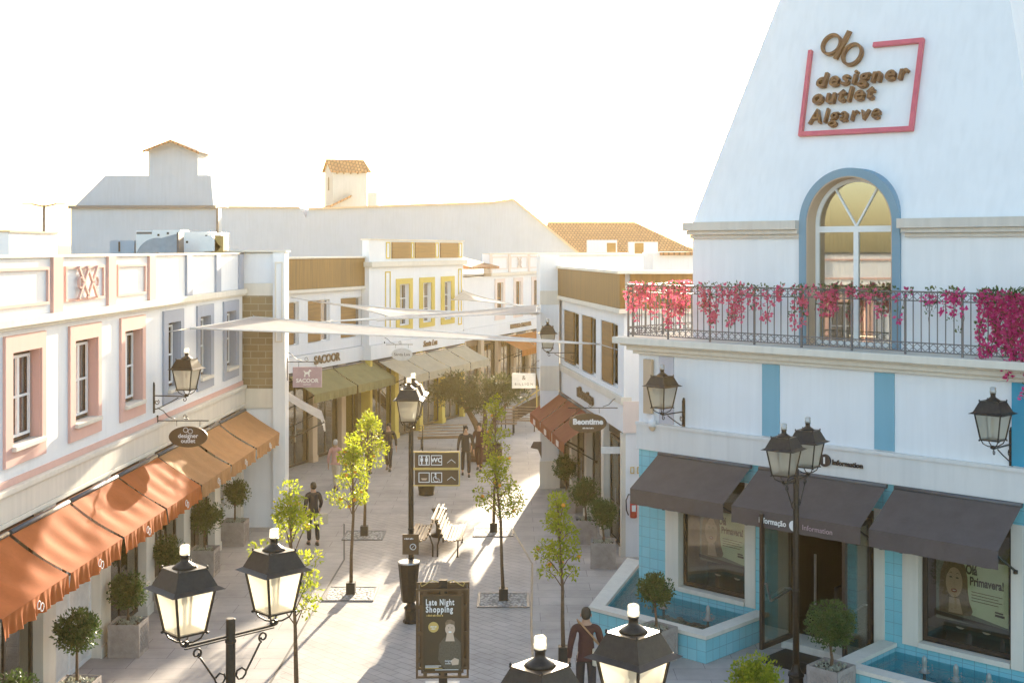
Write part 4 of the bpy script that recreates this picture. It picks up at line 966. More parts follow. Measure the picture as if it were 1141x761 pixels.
# lattice ornament on the parapet
c0, c1 = lu(82), lu(106); cm = (c0+c1)/2; m = MB(); z0, z1 = 6.90, 7.48; w_ = (c1-c0)
for k in (-.5, .5):
    for s in (-1, 1):
        a = cm+k*w_*.40-s*w_*.24; b = cm+k*w_*.40+s*w_*.24
        if abs(a-cm) > w_*.52 or abs(b-cm) > w_*.52: continue
        m.bar((a,-.07,z0),(b,-.07,z1),.045,.05)
for s in (-1, 1):
    n = 16; c = (cm+s*w_*.36); vs = []
    m.tube([(c+.10*math.cos(2*PI*i/n),-.07,7.19+.10*math.sin(2*PI*i/n)) for i in range(n+1)], .024, 6)
for s in (): m.bar((cm-w_*.28,-.072,z0 if s>0 else z1),(cm+w_*.02,-.072,z1 if s>0 else z0),.045,.05); m.bar((cm-w_*.02,-.074,z0 if s>0 else z1),(cm+w_*.28,-.074,z1 if s>0 else z0),.045,.05)
m.build('lattice_ornament', M['pink'], T)
m = MB(); m.box(-4, UE, .31, 9, 7.10, 7.15); m.box(-4, UE, 8.7, 9, 0, 7.6); m.box(-4,-3.7,.4,8.7,0,7.6); m.build('flat_roof', M['metal2'], T)
shopfront(T, .73, UE-.1, 3.40, 2.71, .55, 'cream', ['g','w','g','d'], start=1)
edges = [(4.85,7.2),(7.3,9.68),(9.78,12.15),(12.25,14.62),(14.72,17.08),(17.18,19.6),(19.7,22.1),(22.2,24.9)]
labs = ['terracotta awning nearest the camera, at the left edge','sunlit terracotta awning, second from the left edge','sunlit terracotta awning, third from the left edge','terracotta awning half in shadow','terracotta awning under the hanging oval sign','pale orange awning right after the darker terracotta ones','pale orange awning, second before the brick wall','pale orange awning beside the brick wall']
for i, (a, b) in enumerate(edges):
    A = awning(T, a, b, 3.38, 2.72, 1.02, .30, M['terracotta'] if i < 5 else M['sand'], labs[i], sag=.05+.02*(i*7%4), ripple=.022, y0=-.10, seed=i, nseg=30)
    e = MB(); c = (a+b)/2
    for s, dz in ((-1,.03),(1,-.03)): e.tube([(c+s*.055+.06*math.cos(2*PI*k/14),-.10-1.02-.05,2.57+dz+.06*math.sin(2*PI*k/14)) for k in range(15)], .006, 5)
    e.build('emblem', M['wletter'], A)
wall_lamp('wall lantern on the grey-trimmed stretch of the left facade', FL.pt(lu(171), -.0, 4.62), R(-12), .78)
p = FL.pt(lu(174), -.03, 4.05)
t = bracket_sign('brown oval outlet sign hanging over the orange awnings', p, R(0), 1.12, .12, 'oval', M['signbrown'], [('designer',.13,.02,.002),('outlet',.13,-.09,.002)], w=.85, h=.46)
m = MB()
for sx, dz in ((-.05,.15),(.05,.12)): m.tube([(1.12-.85/2-.02+sx+.05*math.cos(2*PI*k/14),-.035,-.12-.23+dz+.05*math.sin(2*PI*k/14)) for k in range(15)], .007, 5)
m.build('emblem', M['wletter'], [c for c in t.children if c.name.startswith('panel')][0])

# ---- roof plant behind the parapet
t = thing('air_handling_unit', 'large white boxed ventilation unit with a dark slot behind the parapet', 'ventilation unit', W(163, 278, 36)+Vector((0,0,-.62)))
m = MB(); m.box(-.30,.18,0,1,0,1.15); m.box(.18,.98,0,1,0,1.17); m.build('casing', M['frame'], t, bevel=.01)
m = MB(); m.box(-.28,.16,-.01,0.0,1.06,1.12); m.build('slot', M['metal2'], t)
for x, z in ((.55,.83),(.35,1.03),(.62,1.08)):
    m = MB(); m.box(x-.03,x+.03,-.012,0,z-.03,z+.03); m.build('latch', M['black'], t)
t = thing('air_handling_unit', 'white ventilation cabinet with rows of latches next to the curved duct', 'ventilation unit', W(217, 278, 36)+Vector((0,0,-.62)))
m = MB(); m.box(-.45,.40,0,1,0,1.12); m.box(.40,.75,0,1,0,1.10); m.build('casing', M['frame'], t, bevel=.01)
m = MB()
for x, z in ((-.22,.83),(-.22,.45),(.2,.45),(.33,1.0),(.33,.9),(.33,.8)): m.box(x-.03,x+.03,-.012,0,z-.03,z+.03)
m.build('latch', M['black'], t)
t = thing('curved_duct', 'shiny curved metal air duct on the flat roof', 'air duct', W(178, 278, 35)+Vector((0,0,-.35)))
m = MB(); n = 10; vs = []
for i in range(n+1):
    a = PI*.55*i/n; cx = -.10-.42*math.cos(a)+.10; cz_ = .05+.42*math.sin(a); r = .20
    vs += [(cx-r*math.cos(a),-.2,cz_+r*math.sin(a)),(cx+r*math.cos(a),-.2,cz_-r*math.sin(a)),(cx+r*math.cos(a),.2,cz_-r*math.sin(a)),(cx-r*math.cos(a),.2,cz_+r*math.sin(a))]
vs += [(.55,-.25,.78),(.55,-.25,.20),(.55,.25,.20),(.55,.25,.78)]
m.add(vs, [(i*4+k,i*4+(k+1)%4,(i+1)*4+(k+1)%4,(i+1)*4+k) for i in range(n+1) for k in range(4)]); m.build('duct', M['duct'], t)
m = MB(); m.frame(.55-.001,.60,.16,.82,.02,-.28,.28); m.build('flange', M['metal2'], t)
t = thing('exhaust_cowl', 'white-capped brown exhaust cowl at the far end of the roof plant', 'exhaust cowl', W(240, 278, 35)+Vector((0,0,-.4)))
m = MB(); m.box(-.02,.22,0,.5,0,.78); m.build('stack', M['khaki'], t)
m = MB(); m.prism([(-.45,.30),(.05,.0+.30),(.15,.42),(-.1,.72),(-.45,.72)],0,.4); m.v=[(x,z,y+.05) for x,y,z in m.v]; m.build('cowl', M['frame'], t)
t = thing('roof_vent_box', 'low grey box with a dark slit on the roof at left', 'roof box', W(132, 278, 36)+Vector((0,0,-.62)))
m = MB(); m.box(-.25,.45,0,.6,0,.88); m.build('casing', M['whouse'], t); m = MB(); m.box(.0,.05,-.012,0,.55,.84); m.build('slit', M['black'], t)

# ================================================================== corner block with brick side
XA, XB, XC, YF = -8.6, -6.70, -6.36, 35.3
T = thing('brick_sided_building', 'white block with a tan brick side wall and a sunlit corner pilaster', 'building', (XA, YF, 0))
w = XB-XA; w2_ = XC-XA
BK = lambda m, y0, a, b, dx=0: m.prism([(0,y0),(w+dx,y0),(w-1.5,8.6),(0,8.6)], a, b)
m = MB(); BK(m, 0, 6.85, 7.70); m.build('parapet', M['white'], T)
m = MB(); BK(m, -.06, 6.50, 6.848, .01); m.build('cornice', M['beige'] if 0 else M['cream'], T)
m = MB(); BK(m, 0, 3.9, 6.498); m.build('brick_wall', M['brick'], T)
m = MB(); BK(m, -.05, 3.35, 3.898); m.build('band', M['cream'], T)
m = MB(); m.prism([(0,0),(w,0),(w-.4,.6),(w-2.0,8.6),(0,8.6)], 0, 3.348); m.build('ground_wall', M['white'], T)
m = MB(); m.box(w+.002, w2_, -.12, .5, 0, 7.72); m.build('corner_pilaster', M['white'], T)
m = MB(); m.frame(w+.06, w2_-.06, 5.2, 7.45, .04, -.15, -.121); m.build('pilaster_moulding', M['cream'], T)
m = MB(); m.box(0, w2_+.04, -.16, .55, 7.722, 7.77); m.prism([(0,.551),(w,.551),(w-1.5,8.6),(0,8.6)], 7.702, 7.75); m.build('coping', M['cream'], T)
sub = Facade((XC-.12, YF+.55), (-.19,.98))
Tm = sub
S_ = thing('side_shop', 'narrow shop wing with a white awning round the corner of the brick-sided block', 'building', sub.pt(0,0,0), sub.rz)
shopfront(S_, .05, 8.0, 3.3, 2.6, .4, 'cream', ['g','d'], y=.0)
awning(S_, .8, 3.4, 3.45, 2.75, 1.15, .3, M['sail'], 'white awning on the side of the brick-sided block', sag=.05, y0=-.02)
bracket_sign('mauve SACOOR banner with a dog emblem hanging from a bracket', Vector((XC+.0, YF+.25, 4.62)), 0, 1.0, .14, 'rect', M['signmauve'], [('SACOOR',.155,-.10,.003),('OUTLET',.06,-.21,0)], w=.82, h=.58)
t = [o for o in bpy.data.objects if o.name.startswith('panel') and o.parent and o.parent.get('label','').startswith('mauve')][0]
m = MB(); x_ = 1.0-.41-.02; z_ = -.14-.29+.10
m.plate([(x_+a*.9, z_+b*.9) for a, b in [(-.10,-.10),(-.06,-.10),(-.05,-.02),(.03,-.01),(.05,-.10),(.08,-.10),(.07,.0),(.08,.06),(.13,.08),(.12,.11),(.07,.13),(.03,.06),(-.05,.05),(-.10,.10),(-.12,.09),(-.08,.02)]], -.036, -.028); m.build('dog_emblem', M['wletter'], t)

# ================================================================== left row down the street
FS = Facade((-7.39, 45.9), (.343,.939)); su = FS.u
T = FS.thing('wood_fronted_building', 'white building with a long amber wood fascia and brown shutters behind the shade sails', 'building')
a, b = su(316), su(411)
hs = [(su(x0), su(x1), 4.38, 5.93) for x0, x1 in ((320,333),(343,367.5),(379.6,408))]
m = MB(); m.wall(a-6, b, 4.0, 6.3, 0, .3, hs); m.box(a-6, b, .0, .3, 6.3, 7.4); m.box(a-6, b, -.08, .3, 3.42, 3.98); m.box(a-6,b,.31,8,7.0,7.1); m.build('wall', M['white'], T)
m = MB(); m.box(a-.2, b, -.16, -.001, 6.36, 7.46); m.build('wood_fascia', M['woodp'], T)
m = MB(); m.box(a-.2, b+.02, -.22, .35, 7.462, 7.52); m.box(a-.2, b+.02, -.20, -.001, 6.24, 6.355); m.build('coping', M['cream'], T)
for h in hs:
    w = window(T, h[0], h[1], h[2], h[3], .10, M['frame'], M['glass'], (.55,), (), .05)
    m = MB(); m.box(h[0]+.03, h[0]+(h[1]-h[0])*.60, .02, .06, h[2]+.03, h[3]-.03); m.build('shutter', M['shutter'], T)
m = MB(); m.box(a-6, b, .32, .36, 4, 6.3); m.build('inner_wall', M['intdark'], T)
shopfront(T, a-.1, b, 3.40, 2.3, .35, 'beige', ['d','g','g'], inner='intcream')
for i in range(2): awning(T, a+(b-a)*i/2+.04, a+(b-a)*(i+1)/2-.04, 3.38, 2.74, 1.1, .3, M['olivec'], 'olive awning under the SACOOR letters, %s' % ('nearer the brick wall' if i == 0 else 'nearer the yellow-trimmed house'), y0=-.1, seed=20+i)
t = FS.thing('shop_lettering', 'dark SACOOR letters on the pale band over the olive awnings', 'shop sign', su(362), -.085, 3.72); lettering(t, 'SACOOR', .42, (0,-.02,0), M['signbrown'], .03, .012, fit=2.0)

T = FS.thing('yellow_trimmed_building', 'cream house with yellow window surrounds and brown louvre panels on its parapet', 'building')
a, b = su(411, -.35)+.02, su(516, -.35); Y0 = -.35
xs = [(441,459),(467,483.6),(491,505.7)]; hs = [(su(x0+3.5,Y0), su(x1-3.5,Y0), 4.62, 6.35) for x0, x1 in xs]
m = MB(); m.wall(a, b, 4.0, 7.1, Y0, Y0+.3, hs); m.box(a, b, Y0-.08, Y0+.3, 3.42, 3.99); m.box(a, b, Y0, Y0+.3, 7.302, 8.16); m.box(a, a+.3, Y0+.301, 8, 3.4, 7.3); m.box(b-.3, b, Y0+.301, 8, 0, 7.3); m.box(a+.3,b-.3,Y0+.3,8,7.3,7.4); m.build('wall', M['white'], T)
m = MB(); m.box(a-.1, b+.1, Y0-.18, Y0+.3, 7.102, 7.30); m.box(a-.05, b+.05, Y0-.05, Y0+.35, 8.162, 8.22); m.build('cornice', M['cream'], T)
for i, ((x0, x1), h) in enumerate(zip(xs, hs)):
    m = MB(); m.wall(su(x0,Y0), su(x1,Y0), 4.42, 6.58, Y0-.05, Y0-.001, [h]); m.build('window_surround', M['yellow'], T)
    window(T, h[0]+.01, h[1]-.01, h[2], h[3], Y0+.12, M['frame'], M['glass'], (.5,), (.35,.65), .05)
    q0, q1 = ((436,457),(462,484),(490,510))[i]
    m = MB(); m.box(su(q0,Y0), su(q1,Y0), Y0-.04, Y0-.001, 7.42, 8.10)
    for k in range(9): m.box(su(q0,Y0)+.03, su(q1,Y0)-.03, Y0-.06, Y0-.041, 7.46+k*.072, 7.49+k*.072)
    m.build('louvre_panel', M['shutter'], T)
m = MB()
for x0, x1, z0, z1 in ((429,434.7,4.3,6.9),(510.5,514,4.3,6.9),(430,434.5,7.42,8.1),(458,461,7.42,8.1),(485,488.5,7.42,8.1),(511,514.5,7.42,8.1)):
    m.frame(su(x0,Y0), su(x1,Y0), z0, z1, .05, Y0-.03, Y0-.001)
m.build('trim_line', M['yellow'], T)
m = MB(); m.box(a, b, Y0+.32, Y0+.36, 4, 7); m.build('inner_wall', M['intdark'], T)
shopfront(T, a, b, 3.40, 2.3, .35, 'yellow', ['g','d','g','d'], y=Y0)
n = 4
for i in range(n): awning(T, a+.5+(b-a-.6)*i/n+.04, a+.5+(b-a-.6)*(i+1)/n-.04, 3.36, 2.74, 1.25, .32, M['creamc'], ['first','second','third','fourth'][i]+' cream awning of four, counted from the lantern side', y0=Y0-.1, seed=30+i)
t = FS.thing('shop_lettering', 'small dark script letters over the cream awnings', 'shop sign', su(477,Y0), Y0-.085, 3.70); lettering(t, 'Santa Lua', .36, (0,-.02,0), M['signbrown'], .03, .006, fit=1.5, shear=.3)
t = bracket_sign('small white oval sign with script hanging from the yellow-trimmed house', FS.pt(su(428,Y0), Y0-.02, 3.95), 0, 1.15, .15, 'oval', M['signwhite'], [('Santa Lua',.17,0,.0)], w=.85, h=.5, tmat=M['signbrown'])

T = FS.thing('far_pink_building', 'pale building with pink window frames and an orange shopfront at the street end', 'building')
a, a2, b = su(516)+.05, su(545), su(690)
xs = [(551,562),(572,582),(592,602)]; hs = [(su(x0+2.2), su(x1-2.2), 4.5, 6.1) for x0, x1 in xs]
m = MB(); m.wall(a, b, 4.0, 6.45, 0, .3, hs); m.box(a, b, -.05, .3, 3.42, 3.99); m.box(a2, b, 0, .3, 6.602, 7.55); m.box(a, b, .31, 10, 6.5, 6.6); m.box(b-.3, b, .301, 10, 0, 7.5); m.build('wall', M['palepink'] if 0 else M['white'], T)
m = MB(); m.box(a2, b, -.12, .3, 6.452, 6.60); m.box(a2, b, -.05, .35, 7.552, 7.6); m.build('cornice', M['cream'], T)
for (x0, x1), h in zip(xs, hs):
    m = MB(); m.wall(su(x0), su(x1), 4.2, 6.3, -.05, -.001, [h]); m.build('window_surround', M['palepink'], T)
    window(T, h[0], h[1], h[2], h[3], .08, M['shutter'], M['glass'], (.5,), (.5,), .06)
m = MB()
for x0, x1 in ((548,565),(569,587),(590,603)): m.frame(su(x0), su(x1), 6.78, 7.42, .05, -.03, -.001)
for x0 in (545.5,566,588): m.box(su(x0), su(x0+2), -.05, -.001, 6.61, 7.54)
m.build('parapet_moulding', M['palepink'], T)
m = MB(); c = su(578)
for s in (-1, 1): m.bar((c-.28,-.05,6.84),(c+.28,-.05,7.36) if s > 0 else (c+.28,-.05,7.36), .05) if s > 0 else m.bar((c-.28,-.052,7.36),(c+.28,-.052,6.84), .05)
m.tube([(c+.2*math.cos(2*PI*k/16),-.06,7.10+.2*math.sin(2*PI*k/16)) for k in range(17)], .03, 6); m.build('parapet_ornament', M['palepink'], T)
m = MB(); ua, ub = su(515), su(546); m.add([(ua,-.5,6.95),(ub,-.5,6.95),(ub,1.6,7.45),(ua,1.6,7.45),(ua,-.5,6.85),(ub,-.5,6.85),(ub,1.6,6.9),(ua,1.6,6.9)],[(0,1,2,3),(4,5,1,0),(1,5,6,2),(0,3,7,4),(7,6,5,4)]); m.build('tiled_canopy', M['roof'], T)
m = MB(); m.box(a, b, .32, .36, 4, 6.5); m.build('inner_wall', M['intdark'], T)
shopfront(T, a, b, 3.40, 2.4, .4, 'beige', ['g','d'], inner='intcream')
for i in range(3): awning(T, a2+1+i*2.6, a2+3.5+i*2.6, 3.35, 2.7, 1.3, .3, M['orangec'], ['left','middle','right'][i]+' orange awning at the end of the street', y0=-.1, seed=40+i)
t = FS.thing('shop_lettering', 'dark capital letters PERFUMES & COMPANHIA over the orange awnings', 'shop sign', su(579), -.06, 3.75); lettering(t, 'PERFUMES & COMPANHIA', .30, (0,-.02,0), M['signbrown'], .03, .012, fit=3.3)
# white hanging sign at the end of the street
p = W(602, 410, 43.5); t = bracket_sign('white rectangular sign with small spaced letters hanging at the far pillar', p, PI, 1.0, .18, 'rect', M['signwhite'], [('B I L L I O N',.12,-.12,.0),('&',.22,.10,.0)], w=.82, h=.52, tmat=M['signbrown'])

# ================================================================== coffee shop building
FB = Facade((1.56, 41.58), (.131,-.991)); bu = FB.u; UB = 9.77
T = FB.thing('coffee_shop_building', 'white coffee shop building with a wood fascia, tall brown shutters and brown awnings', 'building')
hs = [(bu(x0), bu(x1), 4.18, 5.86) for x0, x1 in ((628,645),(648,664),(669.5,688.5))]
m = MB(); m.wall(.02, UB, 4.05, 6.25, 0, .3, hs); m.box(.02, UB, 0, .3, 6.25, 7.16); m.box(.02, UB, -.02, .3, 3.15, 3.86); m.build('wall', M['white'], T)
m = MB(); m.box(0, UB+.02, -.08, .3, 3.862, 4.048); m.build('string_course', M['cream'], T)
m = MB(); m.box(.02, UB+.14, -.14, -.001, 6.30, 7.18); m.build('wood_fascia', M['woodp'], T)
m = MB(); m.box(.0, UB+.2, -.2, .3, 7.182, 7.26); m.box(.0, UB+.16, -.16, -.001, 6.18, 6.298); m.build('coping', M['cream'], T)
for h in hs:
    w = window(T, h[0], h[1], h[2], h[3], .10, M['frame'], M['glass'], (.55,), (), .06)
    m = MB(); m.box(h[0]+.03, h[0]+(h[1]-h[0])*.62, .02, .06, h[2]+.03, h[3]-.03); m.build('shutter', M['shutter'], T)
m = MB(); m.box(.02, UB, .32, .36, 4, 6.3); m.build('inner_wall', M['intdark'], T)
shopfront(T, .02, UB, 3.13, 2.4, .35, 'cream', ['g','d'], inner='intcream')
for i, x in enumerate((0, 1, 2)):
    A = awning(T, .05+2.22*i, 2.19+2.22*i, 3.14, 2.42, .95, .3, M['brown'], ['far','middle','near'][i]+' brown awning of the coffee shop', y0=-.03, seed=50+i, sag=.02, ripple=.006)
    m = MB(); c = 1.12+2.22*i; m.box(c-.20, c+.20, -1.01, -1.0, 2.18, 2.34); m.build('emblem', M['palepink'], A)
t = FB.thing('shop_lettering', 'dark bold letters with a cup emblem on the coffee shop wall above the brown awnings', 'shop sign', bu(655), -.03, 3.52); lettering(t, 'Beontime', .42, (0,-.03,0), M['signbrown'], .05, .02, fit=2.1)
m = MB(); m.plate([(-1.32,-.15),(-1.12,-.15),(-1.10,.12),(-1.34,.12)], -.06, 0); m.tube([(-1.10+.06*math.cos(x),-.03,-.02+.07*math.sin(x)) for x in (-1.5,-.8,0,.8,1.5)], .015, 5); m.build('cup_emblem', M['signbrown'], t)
t = bracket_sign('brown oval sign reading Beontime beside the brown awnings', FB.pt(bu(689), -.0, 3.70), PI, 1.30, .14, 'oval', M['signbrown'], [('Beontime',.20,.03,.010),(None,.30,-.13,.0)], w=.98, h=.50)
# frontal parts of the same building: pillar, corner wall
PX = 1.56
m = MB(); Q = lambda x0,x1,y0,y1,z0,z1: m.box(x0,x1,y0,y1,z0,z1)
t2 = thing('corner_block', 'plain white wall block joining the coffee shop to the information building', 'building', (2.84, 31.9, 0))
m = MB(); m.box(0, 4.4, 0, .3, 0, 6.28); m.box(.02,4.4,.301,12,6.0,6.1); m.build('wall', M['white'], t2)
m = MB(); m.box(.15, 4.4, -.12, -.001, 6.30, 7.18); m.build('wood_fascia', M['woodp'], t2)
m = MB(); m.box(.0, 4.4, -.18, .3, 7.182, 7.26); m.box(-.12, 4.4, -.15, -.001, 6.18, 6.298); m.build('coping', M['cream'], t2)
m = MB(); m.box(.0, 4.4, .0, .3, 6.282, 7.18); m.build('fascia_backing', M['white'], t2)
m = MB(); m.box(-.02, .42, -.05, -.001, 3.15, 3.95); m.build('pink_band', M['palepink'], t2)
t3 = thing('street_pillar', 'white pillar with a beige band at the far end of the coffee shop', 'pillar', (.93, 41.0, 0))
m = MB(); m.box(0, .60, 0, .7, 0, 7.60); m.build('shaft', M['white'], t3)
m = MB(); m.box(-.015, .615, -.02, .0, 3.2, 4.0); m.box(-.015,.615,-.02,0,6.0,6.45); m.build('beige_band', M['cream'], t3)
m = MB(); m.box(-.03, .63, -.05, .0, 0, .9); m.build('plinth', M['cream'], t3)
t4 = thing('upper_block', 'white upper wall with a bright coping line behind the wood fascia', 'building', (1.55, 42.6, 0))
m = MB(); m.box(-.6, 2.9, 0, .3, 5, 7.58); m.box(2.6,2.9,.301,14,5,7.58); m.box(-.6,-.3,.301,6,3,7.58); m.build('wall', M['white'], t4)
m = MB(); m.box(-.66, 3.0, -.1, .5, 7.582, 7.65); m.build('coping', M['cream'], t4)
p = Vector((1.56-.0, 39.9, 5.35)); p = FB.pt(bu(637.5), 0, 4.95)
wall_lamp('far wall lantern on the coffee shop, beside the white pillar', W(640, 400, 37.5) if 0 else FB.pt(bu(641), -.0, 4.62), PI, .85)
t = thing('blank_sign_box', 'small blank white box sign sticking out by the coffee shop corner', 'box sign', (2.84-.55, 32.3, 2.55)); m = MB(); m.box(0, .55, 0, .1, 0, .17); m.build('panel', M['signwhite'], t, bevel=.01)
t = thing('fire_extinguisher', 'red fire extinguisher with a black hose on the white corner wall', 'fire extinguisher', (3.07, 31.75, 1.02))
m = MB(); m.lathe([(0,0),(.085,.01),(.09,.05),(.09,.42),(.07,.50),(.03,.54),(.0,.55)], n=14); m.build('cylinder', M['red'], t)
m = MB(); m.lathe([(.03,.54),(.03,.60),(0,.61)], n=8); m.bar((0,0,.60),(.12,-.02,.66),.03); m.tube([(-.02,0,.58),(-.13,-.02,.60),(-.19,-.03,.45),(-.18,-.03,.2),(-.13,-.04,.08)], .016, 6); m.build('valve', M['black'], t)
m = MB(); m.box(-.05,.05,-.095,-.09,.18,.34); m.build('sticker', M['wletter'], t)
t = thing('wall_notice', 'pair of small gold squares on the white corner wall', 'wall plates', (3.0, 31.87, 2.12))
for x in (0, .17):
    m = MB(); m.frame(x, x+.10, 0, .17, .02, -.02, 0); m.build('plate', M['gold'], t)
t = thing('wall_notice', 'small printed notice above the fire extinguisher', 'wall notice', (3.0, 31.87, 1.72)); m = MB(); m.box(0,.22,-.008,0,0,.05); m.build('plate', M['signwhite'], t); strokes(t, .18, 8, (.11,-.012,.025), M['dkletter'], .025)

# ================================================================== background
T = thing('long_white_warehouse', 'very long pale blue-white wall with a low gable rising at its right end', 'building', (0, 100, 0))
q = lambda x, y: (W(x, y, 100).x, W(x, y, 100).z)
poly = [q(238,300), q(660,300), q(660,290), q(645,283), q(572,223), q(548,226.5), q(455,229.5), q(344,233.5), q(341,243), q(334,232), q(238,231.5)]
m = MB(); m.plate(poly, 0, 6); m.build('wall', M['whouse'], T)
m = MB()
for (x0,y0),(x1,y1) in (((238,231),(334,231.5)),((344,233),(455,229)),((455,229),(548,226)),((548,226),(572,222.5)),((572,222.5),(645,282.5))):
    a, b = q(x0,y0), q(x1,y1); m.bar((a[0],-.1,a[1]),(b[0],-.1,b[1]), .25, .15)
m.build('roof_edge', M['beige'], T)
T = thing('stepped_warehouse', 'pale warehouse with a stepped mansard front and a small gabled top', 'building', (0, 80, 0))
q = lambda x, y: (W(x, y, 80).x, W(x, y, 80).z)
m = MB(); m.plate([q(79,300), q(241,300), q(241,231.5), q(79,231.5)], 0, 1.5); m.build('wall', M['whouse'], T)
m = MB(); a = [q(82,229.5), q(237,229.5), q(234,195.5), q(219.5,195.5), q(219.5,167), q(192,157.5), q(164.5,167), q(164.5,195.5), q(116,195.5)]
m.plate(a, .2, 3.0); r0, r1 = q(236.5,229.5), q(234,195.5); qc = W(255,231.5,92); m.add([(r0[0],.25,r0[1]),(qc.x,12,qc.z),(r1[0],.25,r1[1])],[(0,1,2)]); m.build('mansard_wall', M['whouse'], T)
m = MB(); p0, p1, p2 = q(161,168.5), q(192,156.5), q(224,170); m.add([(p0[0],-.5,p0[1]),(p1[0],-.5,p1[1]),(p2[0],-.5,p2[1]),(p2[0],3.3,p2[1]),(p1[0],3.3,p1[1]),(p0[0],3.3,p0[1]),(p0[0],-.5,p0[1]-.16),(p1[0],-.5,p1[1]-.16),(p2[0],-.5,p2[1]-.16)],[(0,1,4,5),(1,2,3,4),(6,7,1,0),(7,8,2,1)]); m.build('gable_roof', M['roof'], T)
m = MB(); a, b = q(77,231), q(241.5,231); m.bar((a[0],-.12,a[1]),(b[0],-.12,b[1]), .22, .2); c, d = q(241,232), q(241,283); m.bar((c[0]+.1,-.1,c[1]),(d[0]+.1,-.1,d[1]), .14); m.build('gutter', M['metal2'], T)
T = thing('bell_tower', 'slim white tower with a tiled gable roof and an arched window', 'tower', W(371, 240, 112))
k_ = 112/FPX; zt_ = W(371,190,112).z-W(371,240,112).z
m = MB(); Lx = 13*k_; Rx = 37*k_
e1 = Vector((-.84*1,.55)); 
A_ = (0,0); B_ = (Rx, .75); C_ = (Rx-1.5, 3.2); D_ = (-Lx, 2.1)
m.prism([A_, B_, C_, D_], -1, zt_); g1 = zt_+.95; md = ((A_[0]+D_[0])/2, (A_[1]+D_[1])/2); mc = ((B_[0]+C_[0])/2, (B_[1]+C_[1])/2)
m.add([(*A_,zt_),(*D_,zt_),(*md,g1),(*B_,zt_),(*C_,zt_),(*mc,g1)],[(0,2,1),(3,4,5)]); m.build('shaft', M['towerw'], T)
m = MB(); 
def ex(p, k=1.18): c = ((A_[0]+C_[0])/2, (A_[1]+C_[1])/2); return (c[0]+(p[0]-c[0])*k, c[1]+(p[1]-c[1])*k)
a, b, c, d, e, f = ex(A_), ex(B_), ex(C_), ex(D_), ex(md,1.2), ex(mc,1.2)
m.add([(*a,zt_-.1),(*b,zt_-.1),(*f,g1+.12),(*e,g1+.12),(*d,zt_-.1),(*c,zt_-.1),(*a,zt_-.22),(*b,zt_-.22),(*e,g1-.03),(*d,zt_-.22)],[(0,1,2,3),(5,4,3,2),(6,7,1,0),(6,0,3,8),(8,3,4,9)]); m.build('tiled_roof', M['roof'], T)
m = MB(); cx, cy = md; dx = Vector((A_[0]-D_[0], A_[1]-D_[1])).normalized(); nn = Vector((dx.y, -dx.x))*.03
for i, (w_, z0, z1) in enumerate(((.22,zt_-1.75,zt_-.75),)):
    pl = [(-w_,z0),(w_,z0),(w_,z1)]+[(w_*math.cos(t_*PI/8), z1+w_*math.sin(t_*PI/8)) for t_ in range(1,8)]+[(-w_,z1)]
    m.add([(cx+dx.x*x+nn.x, cy+dx.y*x+nn.y, z) for x, z in pl],[tuple(range(len(pl)))]); m.build('arched_window', M['door'], T)
for q_ in range(4):
    m = MB(); x = .3+q_*.6; m.box(x,x+.12,-.25+x*.25,.1+x*.25,zt_-.32,zt_-.2); m.build('eave_bracket', M['darkwood'], T)
m = MB(); m.box(Rx+.02, Rx+.85, 1.0, 2.5, -1, W(371,214,112).z-W(371,240,112).z); m.build('side_block', M['towerw'], T)
m = MB(); lo = W(340,243,112)-W(371,240,112); hi_ = W(392,218,112)-W(371,240,112); m.add([(lo.x,-.6,lo.z),(hi_.x,-.6,hi_.z),(hi_.x,1.0,hi_.z),(lo.x,1.6,lo.z+.5),(lo.x,-.6,lo.z-.2),(hi_.x,-.6,hi_.z-.2)],[(0,1,2,3),(4,5,1,0)]); m.build('lean_to_roof', M['roof'], T)
T = thing('tiled_roof_house', 'house with a broad red tiled hip roof behind the wood-clad block', 'house', (0, 110, 0))
q = lambda x, y: (W(x, y, 110).x, W(x, y, 110).z)
m = MB(); e0, e1_, r0, r1 = q(612,263), q(775,283), q(613,247), q(712,247.5); el = q(648,283)
vs = [(q(600,283)[0],-2,q(0,283)[1]),(q(775,283)[0],-2,q(0,281)[1]),(q(712,247)[0],4,q(0,246.5)[1]),(q(612,247)[0],4,q(0,246.5)[1]),(q(775,283)[0],10,q(0,281)[1]),(q(600,283)[0],10,q(0,283)[1])]
m.add(vs,[(0,1,2,3),(1,4,2),(4,5,3,2),(0,3,5)]); m.build('hip_roof', M['roof'], T)
m = MB(); a, b = q(615,300), q(772,283.5); m.box(a[0], b[0], -1.6, 9.6, a[1], b[1]); m.build('wall', M['white'], T)
for x0, x1, y0, y1 in ((652,684,268,300),(697,728,270,300)):
    m = MB(); a, b = q(x0,y1), q(x1,y0); m.box(a[0], b[0], -3.4, -2.2, a[1], b[1]); d_ = m.build('dormer', M['white'], T)
    m = MB(); wx = q(x1-11 if x0 < 690 else x0+6, 0)[0]; m.box(wx, wx+.75, -3.44, -3.401, q(0,283)[1], q(0,271)[1]); m.build('window', M['shutter'], d_)
T = thing('white_annexe', 'low white annexe wall beside the tower-like building in the distance', 'building', (0, 70, 0)); q = lambda x, y: (W(x, y, 70).x, W(x, y, 70).z)
m = MB(); a, b = q(728,300), q(800,281.5); m.box(a[0], b[0], 0, 6, a[1]-3, b[1]); m.build('wall', M['white'], T)
m = MB(); a, b = q(745,272), q(772,272); m.box(q(735,0)[0], b[0], -.3, 5, q(0,284.5)[1], q(0,281)[1]); m.build('roof_edge', M['roof'], T)
